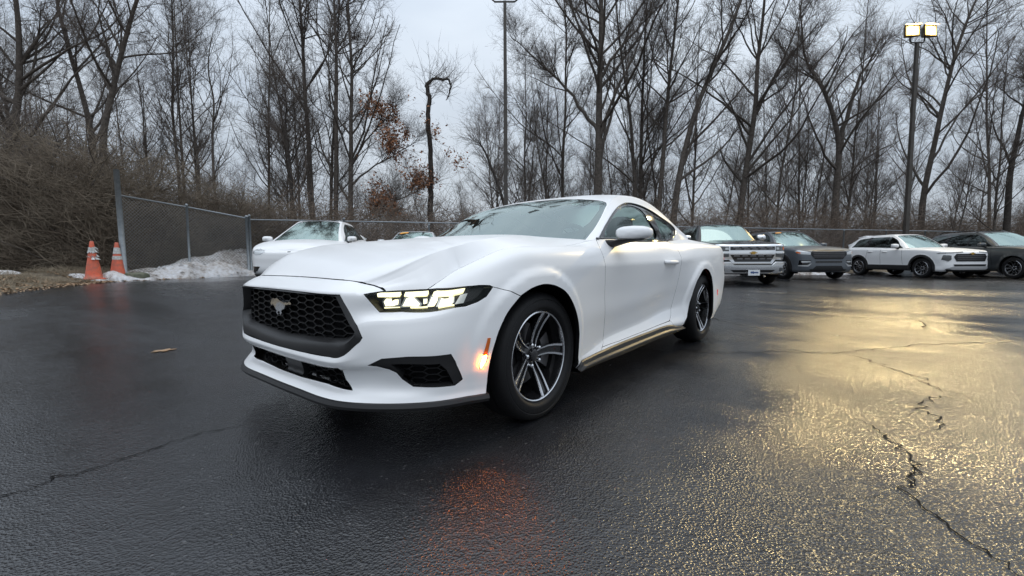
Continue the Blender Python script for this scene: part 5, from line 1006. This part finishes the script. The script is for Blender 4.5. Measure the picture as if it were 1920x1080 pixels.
def build_car(name,label,cat,sp):
    car=empty(name); tag(car,label,cat)
    fo,WB,ro,hw=sp['fo'],sp['wb'],sp['ro'],sp['hw']; zn,zc_,zb,zr,z0=sp['zn'],sp['zcowl'],sp['zbelt'],sp['zrear'],sp['z0']; R=sp['R']; xc,xt,xm,xr,xg=sp['xs']; bl=sp.get('blunt',1.0)
    B=[(fo,0),(fo-.008*bl,.35*hw),(fo-.04*bl,.62*hw),(fo-.12*bl,.82*hw),(fo-.26*bl,.945*hw),(fo-.5,.985*hw),(.1,hw),(-.5*WB,hw),(-WB-.1,hw),(-WB-ro+.5,.985*hw),(-WB-ro+.2,.93*hw),(-WB-ro+.05,.75*hw),(-WB-ro,.4*hw),(-WB-ro,0)]
    def zt(x): return float(np.interp(x,[-WB-ro,-WB,xt,xc-.25,xc,xc+.35*(fo-xc),fo-.25,fo],[zr,zr,zb,zb,zc_,zn+(zc_-zn)*.75,zn+(zc_-zn)*.25,zn]))
    SEC_={}
    for i,(x,y) in enumerate(B):
        fr=i<=3; rear=i>=11; Z=zt(x); h=Z-z0; tuck=.05
        ins=sp.get('nose_in',.10) if fr else (.05 if rear else .085)
        zz=[Z,Z-.018,Z-.06,Z-.14]+[Z-.14-(h-.14)*f for f in (.14,.28,.42,.56,.70,.82,.92,1.0)]
        of=[-ins,-ins*.42,-ins*.10,0,.006,.006,.0 if not fr else .006,-.006 if not fr else .008,-.010 if not fr else .006,-.008 if not fr else -.006,-.015 if not fr else -.03,-.05 if not fr else -.09]
        SEC_[i]=list(zip(zz,of))
    wheels=((0,R*1.12),(-WB,R*1.12)); w=Wrap(B,SEC_,wheels,R,False); L=w.L[-1]
    ux=lambda x: float(np.interp(-x,-_bx,_bu)); _u=np.linspace(w.L[3],w.L[-4],400); _b=w.base(_u); _bx=_b[:,0]; _bu=_u
    vzz=lambda u,z: float(np.interp(-z,-w.ev(np.full(120,u),np.linspace(0,11,120))[:,2],np.linspace(0,11,120)))
    P,G=MAT[sp['paint']],MAT['gap_black']
    # body shell with wheel openings
    ra=R*1.13; pol=[(u,0) for u in np.linspace(0,L,60)]+[(L,v) for v in (3,6,9,11)]; bot=[]
    for cx in (-WB,0.):
        a=np.linspace(math.pi+.35,-.35,26) if True else 0
        for q in a:
            X,Z=cx+ra*math.cos(q),max(R+ra*math.sin(q),z0+.0); u=ux(X); bot.append((u,min(11,vzz(u,Z))))
    # going back from the tail to the nose along the bottom
    pol+=[(ux(-WB-ra-.02),11)]+bot[:26]+[(ux(-WB+ra+.02),11),(ux(-ra-.02),11)]+bot[26:]+[(ux(ra+.02),11),(0,11)]
    b=MB(); patch(b,w,pol,step=.06,vs=.09,flange=.03,sym='u'); symm(b).build('body',[P,G],car)
    # hood: crowned sheet between the two shoulder lines
    uu=np.linspace(0,ux(xc-.12),40); e=w.ev(uu,0*uu); rows=[]
    for t in np.linspace(-1,1,25):
        cr=sp.get('crown',.035)*(1-t*t)*np.clip((fo-e[:,0])/.5,0,1)+sp.get('dome',.0)*sm(.75,.5,abs(t))*np.clip((fo-e[:,0])/.4,0,1); rows.append(np.stack([e[:,0]-.0*(1-t*t),e[:,1]*t,e[:,2]+cr],1))
    h=MB(); h.grid(np.array(rows)); h.build('hood',[P],car)
    # greenhouse
    zR,yr=sp['zroof'],sp['yrail']; yb=hw-.10; zk=sp.get('zglass',zb+.22)
    cz=zc_+sp.get('crown',.035)
    S=[((xc,0,cz-.02),(xc-.20,yb+.0,zc_+.0)),((xc+(xt-xc)*.5,0,cz+(zR-.05-cz)*.56),(xc+(xt-xc)*.55-.06,yb-(yb-yr)*.58,zc_+(zR-.075-zc_)*.53)),((xt,0,zR-.05),(xt-.07,yr+.02,zR-.085)),((xt+(xm-xt)*.5,0,zR-.012),(xt+(xm-xt)*.5,yr,zR-.05)),((xm,0,zR),(xm,yr,zR-.045)),((xm+(xr-xm)*.5,0,zR-.008),(xm+(xr-xm)*.5,yr-.01,zR-.055)),((xr,0,zR-.05),(xr,yr-.03,zR-.10)),((xr+(xg-xr)*.5,0,zR-.05-(zR-.05-zk)*.5),(xr+(xg-xr)*.5,yr+.01,zR-.12-(zR-.12-zk)*.5)),((xg,0,zk),(xg+.02,yb-.06,zk-.01))]
    t=Top(S); n=len(S)-1
    class UP(Upper):
        def belt(s,u):
            if not hasattr(s,'bf'):
                X=[q[1][0]-(.06 if i==0 else 0) for i,q in enumerate(S)]; X[1]=min(X[1],X[0]-.1); U_=np.linspace(.6,L-.1,400); q=w.ev(U_,0*U_); o=np.argsort(q[:,0]); s.bf=nspline(np.arange(len(S)),[(x,np.interp(x,q[o,0],q[o,1]),np.interp(x,q[o,0],q[o,2])) for x in X])
            return s.bf(u)
    up=UP(w,t)
    WSp=[(.06,.90),(1,.93),(1.80,.925),(1.95,.85),(2.0,.5),(2.02,0)]; ws=WSp+[(u,-v) for u,v in WSp[::-1][1:]]+[(0,-.6),(-.0,0),(0,.6)]
    BG=[(6.1,0),(6.12,.6),(6.2,.82),(7,.86),(7.75,.84),(7.85,.5),(7.86,0)]; bg=BG+[(u,-v) for u,v in BG[::-1][1:]]
    r=MB(); patch(r,t,[(0,-1)]+[(u,-1) for u in np.arange(.5,n,.5)]+[(n,-1),(n,1)]+[(u,1) for u in np.arange(n-.5,.1,-.5)]+[(0,1)],[ws,bg],step=.16,vs=1.8,flange=.012)
    w0,w1=sp.get('win',(.55,6.6)); hi=sp.get('winhi',.86)
    WN=[(w0,.10),(.95,.52),(1.35,hi-.06),(2.0,hi),(3,hi),(4,hi),(5.2,hi-.02),(w1-.55,hi-.10),(w1-.15,.45),(w1,.12)]; WN=[q for q in WN if q[0]<=w1+.01]
    uf=MB(); patch(uf,up,[(0,0)]+[(u,0) for u in np.arange(.5,n,.5)]+[(n,0),(n,1)]+[(u,1) for u in np.arange(n-.5,.1,-.5)]+[(0,1)],[[tuple(q) for q in dens(WN,.12,True,True)]],step=.16,vs=1.0,flange=.012); symm(uf)
    o=r.n
    for a,n2 in zip(uf.v,uf.nrm): r.v.append(a); r.nrm.append(n2)
    r.f+=[[i+o for i in f] for f in uf.f]; r.m+=uf.m; r.n+=uf.n
    r.build('roof',[MAT[sp.get('roof',sp['paint'])],G],car)
    q=MB(); patch(q,t,ws,step=.2,vs=1.8,flange=0,lift=-.004); q.build('windshield',MAT['screen_glass'],car)
    bw=MB(); patch(bw,t,ws,[[(.22,.80),(1,.85),(1.7,.85),(1.82,.78),(1.88,.3),(1.72,.14),(1.72,-.14),(1.88,-.3),(1.82,-.78),(1.7,-.85),(1,-.85),(.22,-.80),(.2,0)]],step=.2,vs=1.8,flange=0,lift=-.012); bw.build('windshield_border',G,car)
    q=MB(); patch(q,t,bg,step=.2,vs=1.8,flange=0,lift=-.004); q.build('rear_window',MAT['tint_glass'],car)
    q=MB(); patch(q,up,[tuple(k) for k in dens(WN,.12,True,True)],step=.2,vs=1.0,flange=0,lift=-.004); sidew=part2('side_window',q,MAT['tint_glass'],car)
    for f in sp.get('pillars',(3.35,5.0)):
        q=MB(); patch(q,up,[(f-.14,.09),(f+.14,.09),(f+.10,hi+.02),(f-.10,hi+.02)],step=.2,vs=1.0,flange=.004,mf=0,lift=.001); part2('pillar',q,MAT['gloss_black'],car)
    for f in sp.get('doors',(3.35,)):
        pass
    # door cuts: thin dark seams on the side
    for x0_,x1_ in sp.get('seams',((xc-.28,xc-.22),(xm+.1,xm+.12),(-WB+.42,-WB+.30))):
        s_=MB(); us=[ux(x0_+(x1_-x0_)*k) for k in (0,.5,1)]; zz=(zb-.03,.5*(zb+z0)+.05,z0+.22); pp=[(us[i],vzz(us[i],zz[i])) for i in range(3)]
        patch(s_,w,[(pp[0][0]-.004,pp[0][1]),(pp[0][0]+.004,pp[0][1]),(pp[1][0]+.004,pp[1][1]),(pp[2][0]+.004,pp[2][1]),(pp[2][0]-.004,pp[2][1]),(pp[1][0]-.004,pp[1][1])],step=.03,vs=.09,flange=0,lift=.002); part2('door_seam',s_,G,car)
    # lower cladding and arch flares
    if sp.get('clad'):
        c=MB(); zc2=z0+sp['clad']; pz=lambda u:vzz(u,zc2)
        ul=np.linspace(ux(-ra*.98),ux(-WB+ra*.98),24); patch(c,w,[(u,pz(u)) for u in ul]+[(ul[-1],11),(ul[0],11)],step=.06,vs=.09,flange=.02,mf=0,lift=.010)
        for cx in (0,-WB):
            A=np.linspace(-.25,math.pi+.25,30); out=[];inn=[]
            for q in A:
                for rad,dst in ((ra+.085,out),(ra-.0,inn)):
                    X,Z=cx+rad*math.cos(q),max(R+rad*math.sin(q),z0+.01); u=ux(X); dst.append((u,min(10.98,vzz(u,Z))))
            patch(c,w,out+inn[::-1],step=.045,vs=.09,flange=.02,mf=0,lift=.014)
        part2('cladding',c,MAT['cladding'],car)
    # front details: outlines in (half-width y, height z) laid on the nose
    un=np.linspace(0,1.4,200); bn=w.base(un)
    def uvf(y,z):
        u=float(np.interp(abs(y),bn[:,1],un)); return (u if y>=0 else -u,vzz(u,z))
    class SGN:
        def ev(s,u,v,lift=0):
            u=np.atleast_1d(np.asarray(u,float)); p=w.ev(np.abs(u),v,lift); p[:,1]*=np.where(u<0,-1,1); return p
        def core(s,P): return np.stack([np.full(len(P),-.5),0*P[:,1],.5+0*P[:,2]],1)
    sg=SGN()
    for nm,poly,mt,lift,both in sp['front']:
        pl=dens(np.array(poly),.06); q=MB(); patch(q,sg,[uvf(y,z) for y,z in pl],step=.035,vs=.09,flange=.035,mf=0,lift=lift)
        if both: part2(nm,q,MAT[mt],car)
        else: q.build(nm,MAT[mt],car)
    for nm,poly,mt,x in sp.get('flat',[]):
        q=MB(); q.prism(poly,lambda y,z:(x-.02,y,z),lambda y,z:(x,y,z)); q.build(nm,MAT[mt],car,smooth=False)
    for nm,poly,mt,lift in sp.get('decal',[]):
        q=MB(); patch(q,t,poly,step=.1,vs=1.8,flange=0,lift=lift); q.build(nm,MAT[mt],car)
    # mirrors
    m=MB(); nn=16; a=np.linspace(0,2*np.pi,nn,endpoint=False); rows=[]; mx,my,mz=sp.get('mirror',(xc-.42,hw+.10,zb+.12)); ms=sp.get('msize',(.12,.075))
    for tq,sx in ((0,.15),(.06,.6),(.2,.88),(.5,1.),(.85,.95),(1,.82)):
        rows.append(np.stack([np.full(nn,mx+.07-.16*tq),my+np.sign(np.cos(a))*np.abs(np.cos(a))**.6*ms[0]*sx,mz+np.sign(np.sin(a))*np.abs(np.sin(a))**.6*ms[1]*sx],1))
    m.grid(np.array(rows),closev=True); m.f.append([5*nn+i for i in range(nn)]); m.m.append(0); mir=part2('mirror',m,MAT[sp.get('mpaint',sp['paint'])],car,angle=60)
    ar=MB(); ar.tube([(mx-.03,hw-.12,zb-.03),(mx-.03,my-.02,mz-.05)],.03,6)
    for o_,pr in zip(part2('mirror_arm',ar,MAT['cladding'],car),mir): o_.parent=pr
    for x_,z_ in sp.get('handles',((xm+.30,zb-.12),(-WB+.55,zb-.10))):
        u=ux(x_); p=w.ev(u,vzz(u,z_))[0]; q=MB(); q.box((p[0],p[1]+.018,p[2]),(.22,.03,.035),bev=.012); part2('door_handle',q,MAT[sp.get('hpaint',sp['paint'])],car)
    if sp.get('rails'):
        q=MB(); q.tube([(xt-.25,yr-.06,zR-.04),(xt-.45,yr-.06,zR+.035),(xr+.25,yr-.08,zR+.03),(xr+.05,yr-.09,zR-.06)],.017,6); part2('roof_rail',q,MAT[sp['rails']],car)
    if sp.get('spoiler'):
        q=MB(); q.box((xr+.02,0,zR-.062),(.40,2*yr-.10,.035),R=[[.985,0,-.17],[0,1,0],[.17,0,.985]],bev=.014); q.build('roof_spoiler',P,car)
    # inside, underside and wells
    it=MB(); it.box((-.5*WB-.2,0,(z0+.25+zb-.1)/2),(abs(xg-xc)-.35,2*hw-.34,zb-.1-z0-.25)); it.box((xc-.35,0,zc_-.06),(.5,2*hw-.35,.12))
    for yy in (-.36,.36): it.box((xm-.05,yy,zb+.12),(.16,.46,.52),bev=.06); it.box((xm-.10,yy,zb+.43),(.10,.24,.16),bev=.04)
    it.build('interior',MAT['interior'],car,smooth=False)
    ub=MB()
    for cx in (0,-WB): ub.lathe([(hw-.03,ra+.01),(hw-.30,ra+.01),(hw-.32,0)],26,c=(cx,0,R),a0=-.4,a1=math.pi+.4)
    ub.box((-.5*WB,hw*.45,z0+.06),(WB-2*ra-.05,hw*.9,.06)); ub.box((fo*.5+ra*.5-.06,hw*.42,z0+.07),(max(.1,fo-ra-.22),hw*.84,.05)); ub.box((-WB-ro*.5-ra*.5+.05,hw*.42,z0+.12),(max(.1,ro-ra-.12),hw*.84,.05)); ub.box((-.02,.22,(zn+z0)/2),(.9,.44,zn-z0-.3))
    symm(ub).build('underbody',G,car)
    tl=MB(); patch(tl,w,[(L-.9,vzz(L-.6,zr-.10)),(L-.45,vzz(L-.5,zr-.10)),(L-.45,vzz(L-.5,zr-.28)),(L-.9,vzz(L-.6,zr-.28))],step=.06,vs=.09,flange=.01,mf=0,lift=.005); part2('tail_light',tl,MAT['red_lens'],car)
    wp=make_wheel(car,R=R,rim=R*sp.get('rim',.68),w=.24,spin=11,style=sp.get('wheel','ten')); yw=hw-.125; wheel_set(car,wp,[(0,yw,R),(-WB,yw,R),(0,-yw,R),(-WB,-yw,R)])
    a_,d_,yaw=sp['at']; car.location=lot(a_,d_,sp.get('z',0.)); hx=RH*math.sin(yaw)-FH*math.cos(yaw); car.rotation_euler=(0,0,math.atan2(hx[1],hx[0]))
    return car
def oval(cy,cz,ry,rz,n=18): return [(cy+ry*math.cos(k*2*math.pi/n),cz+rz*math.sin(k*2*math.pi/n)) for k in range(n)]
def parked_cars():
    # white electric crossover facing the lot on the left
    build_car('electric_crossover','white electric crossover with a black glass roof parked by the snow bank','car',dict(paint='paint_white',fo=.86,wb=2.89,ro=1.0,hw=.95,zn=.76,zcowl=.98,zbelt=.99,zrear=1.08,z0=.22,R=.355,xs=(-.18,-1.42,-1.9,-3.0,-3.75),zroof=1.62,yrail=.56,blunt=1.35,crown=.06,nose_in=.16,
        front=[('headlight',[(.52,.72),(.62,.80),(.74,.855),(.80,.80),(.82,.70),(.74,.655),(.62,.665)],'headlamp',.006,True),('lower_vent',[(.62,.40),(.86,.41),(.88,.33),(.84,.27),(.70,.30)],'gloss_black',.004,True),('lower_intake',[(-.52,.33),(.52,.33),(.46,.24),(-.46,.24)],'gloss_black',.004,False),('hood_badge',[(-.035,.735),(.035,.735),(.03,.715),(-.03,.715)],'headlamp_dark',.005,False)],
        mirror=(-.62,1.02,1.06),msize=(.115,.07),pillars=(3.3,5.0),decal=[('windshield_sticker',[(1.72,-.66),(1.72,-.74),(1.80,-.74),(1.80,-.66)],'plate_white',.001),('glass_roof',[(2.08,-.80),(2.4,-.86),(5.9,-.86),(5.9,.86),(2.4,.86),(2.08,.80)],'gloss_black',.004)],at=SEDAN,z=float(slope(-5.05,10.6)),wheel='five'))
    # small car behind, only its roof shows
    build_car('hatchback','silver car with an orange windshield sticker hidden behind the white coupe hood','car',dict(paint='paint_silver',fo=.85,wb=2.65,ro=.85,hw=.90,zn=.86,zcowl=1.08,zbelt=1.08,zrear=1.12,z0=.22,R=.34,xs=(-.3,-1.25,-1.8,-3.0,-3.4),zroof=1.58,yrail=.55,front=[('headlight',[(.5,.74),(.78,.82),(.80,.70),(.55,.66)],'headlamp',.006,True),('grille',[(-.5,.62),(.5,.62),(.42,.36),(-.42,.36)],'gloss_black',.006,False)],
        decal=[('orange_sticker',[(1.66,-.84),(1.94,-.80),(1.97,-.36),(1.69,-.38)],'sticker_orange',.003),('sticker_print',[(1.77,-.76),(1.86,-.74),(1.88,-.46),(1.79,-.46)],'sticker_yellow',.006)],at=(-3.0,13.2,math.radians(6)),z=float(slope(-3.,13.)),wheel='five'))
    # black pickup
    g=[]
    g+= [('grille_chrome',[(-.90,1.13),(.90,1.13),(.93,1.09),(.93,.72),(.62,.72),(.52,.60),(-.52,.60),(-.62,.72),(-.93,.72),(-.93,1.09)],'chrome',.010,False),
         ('hood_chrome_bar',[(-.93,1.155),(.93,1.155),(.93,1.10),(-.93,1.10)],'chrome_bright',.030,False),
         ('upper_grille',[(-.60,1.085),(.60,1.085),(.60,.985),(-.60,.985)],'gloss_black',.016,False),('lower_grille',[(-.60,.86),(.60,.86),(.48,.66),(-.48,.66)],'gloss_black',.016,False),
         ('center_bar',[(-.92,.955),(.92,.955),(.92,.90),(-.92,.90)],'chrome_bright',.034,False),
         ('headlight',[(.63,1.09),(.91,1.09),(.93,.76),(.63,.80)],'headlamp_dark',.018,True),('lamp_strip',[(.64,.94),(.90,.94),(.90,.88),(.64,.88)],'headlamp',.022,True),('turn_signal',[(.86,1.075),(.94,1.075),(.94,.99),(.86,.99)],'amber_small',.026,True),('low_beam',[(.64,1.06),(.72,1.06),(.72,1.0),(.64,1.0)],'headlamp',.024,True)]
    for k,(z1,hw_) in enumerate(((1.055,.56),(1.005,.56),(.82,.54),(.74,.50))):
        for i in range(5):
            c=-hw_*.8+i*hw_*.4+(.05 if k%2 else 0); g.append(('grille_tooth',[(c-.085,z1),(c-.06,z1+.026),(c+.06,z1+.026),(c+.085,z1),(c+.06,z1-.008),(c-.06,z1-.008)],'dull_steel',.022,False))
    g+= [('bumper_bar',[(-.99,.655),(-.60,.665),(-.50,.565),(.50,.565),(.60,.665),(.99,.655),(.99,.57),(.62,.555),(.52,.50),(-.52,.50),(-.62,.555),(-.99,.57)],'chrome_bright',.075,False),('bumper',[(-.97,.57),(.97,.57),(.95,.36),(.60,.33),(-.60,.33),(-.95,.36)],'chrome',.055,False),
         ('bumper_opening',[(-.60,.44),(.60,.44),(.48,.345),(-.48,.345)],'gloss_black',.065,False),('tow_trim',[(-.50,.365),(-.20,.365),(-.16,.41),(.16,.41),(.20,.365),(.50,.365),(.50,.345),(-.50,.345)],'chrome',.072,False),('fog_lamp',[(.72,.50),(.86,.50),(.86,.40),(.72,.40)],'headlamp_dark',.060,True),('lower_valance',[(-.93,.375),(.93,.375),(.90,.31),(-.90,.31)],'cladding',.03,False)]
    bow=[(-.10,.925),(-.045,.925),(-.045,.95),(.045,.95),(.045,.925),(.10,.925),(.085,.895),(.04,.895),(.04,.872),(-.04,.872),(-.04,.895),(-.085,.895)]
    pk=build_car('pickup_truck','black pickup truck with a big chrome grille and chrome bumper','pickup truck',dict(paint='paint_black',fo=.95,wb=3.65,ro=1.15,hw=1.0,zn=1.15,zcowl=1.27,zbelt=1.28,zrear=1.28,z0=.30,R=.40,xs=(-.55,-1.25,-1.9,-3.05,-3.25),zroof=1.88,yrail=.68,zglass=1.36,blunt=1.0,crown=.03,dome=.03,nose_in=.06,front=g,
        flat=[('bowtie_emblem',bow,'gold',1.012),('license_plate',[(-.155,.44),(.155,.44),(.155,.285),(-.155,.285)],'plate_white',1.06),('plate_print',[(-.10,.37),(-.075,.40),(-.05,.385),(-.03,.415),(-.01,.385),(.11,.385),(.11,.352),(0,.352),(-.02,.33),(-.05,.352),(-.08,.34)],'ink_blue',1.064)],
        mirror=(-.98,1.16,1.40),msize=(.14,.10),mpaint='chrome_bright',hpaint='chrome',pillars=(3.5,),win=(.55,6.3),at=(6.74,13.24,math.radians(-3.1)),wheel='five',rim=.62))
    bd=MB(); bd.box((-4.0,.93,1.16),(1.9,.10,.3)); symm(bd).build('bed_rail',MAT['paint_black'],pk,smooth=False)
    # grey crossover
    build_car('grey_crossover','metallic grey crossover with an orange oval windshield sticker beside the pickup','car',dict(paint='paint_grey',fo=.92,wb=3.02,ro=1.08,hw=.99,zn=1.00,zcowl=1.16,zbelt=1.13,zrear=1.18,z0=.26,R=.375,xs=(-.48,-1.38,-1.9,-3.45,-3.98),zroof=1.77,yrail=.64,crown=.05,nose_in=.11,
        front=[('grille',[(-.50,1.0),(.50,1.0),(.64,.90),(.46,.70),(-.46,.70),(-.64,.90)],'satin_black',.010,False),('headlight',[(.60,.93),(.93,1.0),(.96,.95),(.90,.87),(.60,.85)],'headlamp',.012,True),('turn_signal',[(.86,.93),(.945,.955),(.93,.905),(.86,.885)],'amber_small',.015,True),('fog_surround',[(.58,.66),(.88,.67),(.90,.50),(.66,.49)],'gloss_black',.008,True),('fog_lamp',[(.60,.635),(.84,.64),(.84,.59),(.60,.60)],'headlamp',.013,True),('silver_trim',[(.56,.56),(.70,.50),(.90,.50),(.90,.46),(.66,.45)],'grey_skid',.012,True),('slot',[(-.44,.635),(.44,.635),(.44,.575),(-.44,.575)],'gloss_black',.010,False),('lower_intake',[(-.42,.48),(.42,.48),(.52,.36),(-.52,.36)],'gloss_black',.008,False),('skid_plate',[(-.62,.36),(.62,.36),(.58,.30),(-.58,.30)],'cladding',.010,False)]
        +[('grille_bar',[(-.52,z),(.52,z),(.52,z-.012),(-.52,z-.012)],'dull_steel',.016,False) for z in (.96,.90,.84,.78)],
        flat=[],decal=[('orange_sticker',[(1.86+.10*math.sin(k*.5236),-.56+.17*math.cos(k*.5236)) for k in range(12)],'sticker_orange',.003),('sticker_print',[(1.835,-.66),(1.885,-.66),(1.885,-.46),(1.835,-.46)],'sticker_yellow',.006)],pillars=(3.3,5.0),clad=.16,rails='gloss_black',at=(10.6,15.7,math.radians(0)),wheel='ten',mirror=(-.95,1.10,1.22)))
    # white crossover
    build_car('white_crossover','white crossover with black cladding and two-tone side windows under the lamp post','car',dict(paint='paint_white',fo=.88,wb=2.64,ro=.89,hw=.90,zn=.95,zcowl=1.07,zbelt=1.06,zrear=1.10,z0=.25,R=.355,xs=(-.48,-1.28,-1.75,-2.95,-3.42),zroof=1.64,yrail=.58,crown=.05,nose_in=.10,clad=.20,spoiler=True,
        front=[('grille',[(-.52,.86),(.52,.86),(.60,.76),(.52,.60),(-.52,.60),(-.60,.76)],'satin_black',.010,False),('light_strip',[(.30,.935),(.86,.90),(.88,.875),(.30,.905)],'headlamp_dark',.010,True),('headlight',[(.66,.80),(.82,.82),(.84,.66),(.72,.60),(.66,.66)],'headlamp_dark',.010,True),('lower_grille',[(-.60,.50),(.60,.50),(.56,.42),(-.56,.42)],'satin_black',.008,False),('skid_plate',[(-.60,.43),(.60,.43),(.76,.36),(.60,.31),(-.60,.31),(-.76,.36)],'grey_skid',.016,False),('lower_valance',[(-.78,.33),(.78,.33),(.74,.25),(-.74,.25)],'cladding',.01,False)]
        +[('grille_bar',[(-.50,z),(.50,z),(.50,z-.014),(-.50,z-.014)],'dull_steel',.016,False) for z in (.80,.74,.68)],
        flat=[('bowtie_emblem',[(y*.9,z-.045) for y,z in bow],'gold',.915)],pillars=(3.35,5.0),at=(15.55,15.9,math.radians(4)),wheel='ten',mirror=(-.93,.99,1.17),hpaint='paint_white'))
    build_car('dark_crossover','dark grey crossover parked right of the white crossover','car',dict(paint='paint_dark',fo=.92,wb=2.75,ro=.95,hw=.94,zn=.97,zcowl=1.12,zbelt=1.10,zrear=1.14,z0=.24,R=.37,xs=(-.45,-1.35,-1.9,-3.2,-3.7),zroof=1.69,yrail=.60,crown=.05,front=[('grille',[(-.55,.90),(.55,.90),(.5,.60),(-.5,.60)],'satin_black',.010,False),('headlight',[(.60,.92),(.90,.96),(.90,.84),(.62,.80)],'headlamp',.012,True)],pillars=(3.3,5.0),rails='gloss_black',at=(17.95,15.0,math.radians(-1)),wheel='ten',mirror=(-.92,1.05,1.18)))
    build_car('tan_crossover','pale tan car mostly cut off at the right edge of the picture','car',dict(paint='paint_tan',fo=.9,wb=2.7,ro=.9,hw=.92,zn=.95,zcowl=1.08,zbelt=1.07,zrear=1.10,z0=.24,R=.36,xs=(-.45,-1.3,-1.85,-3.1,-3.5),zroof=1.62,yrail=.60,front=[('grille',[(-.55,.86),(.55,.86),(.5,.58),(-.5,.58)],'satin_black',.010,False),('headlight',[(.60,.88),(.88,.92),(.88,.80),(.62,.76)],'headlamp',.012,True)],at=(22.3,16.6,0.),wheel='ten'))
SEDAN=(-5.02,10.6,math.radians(7))
build_ground(); build_snow(); build_small(); build_fence()
lamp_post(16.85,19.0,9.72,True,'tall lamp post with two lit amber floodlights beside the white crossover',(.30,(-.36,.36),-5),lean=(.0,.0),width=.13)
lamp_post(-.21,16.6,10.1,False,'tall unlit lamp post behind the white coupe roof',(.45,(-.6,.6),-15),width=.13)
build_trees(); build_brush(); build_litter()
parked_cars()
hero()
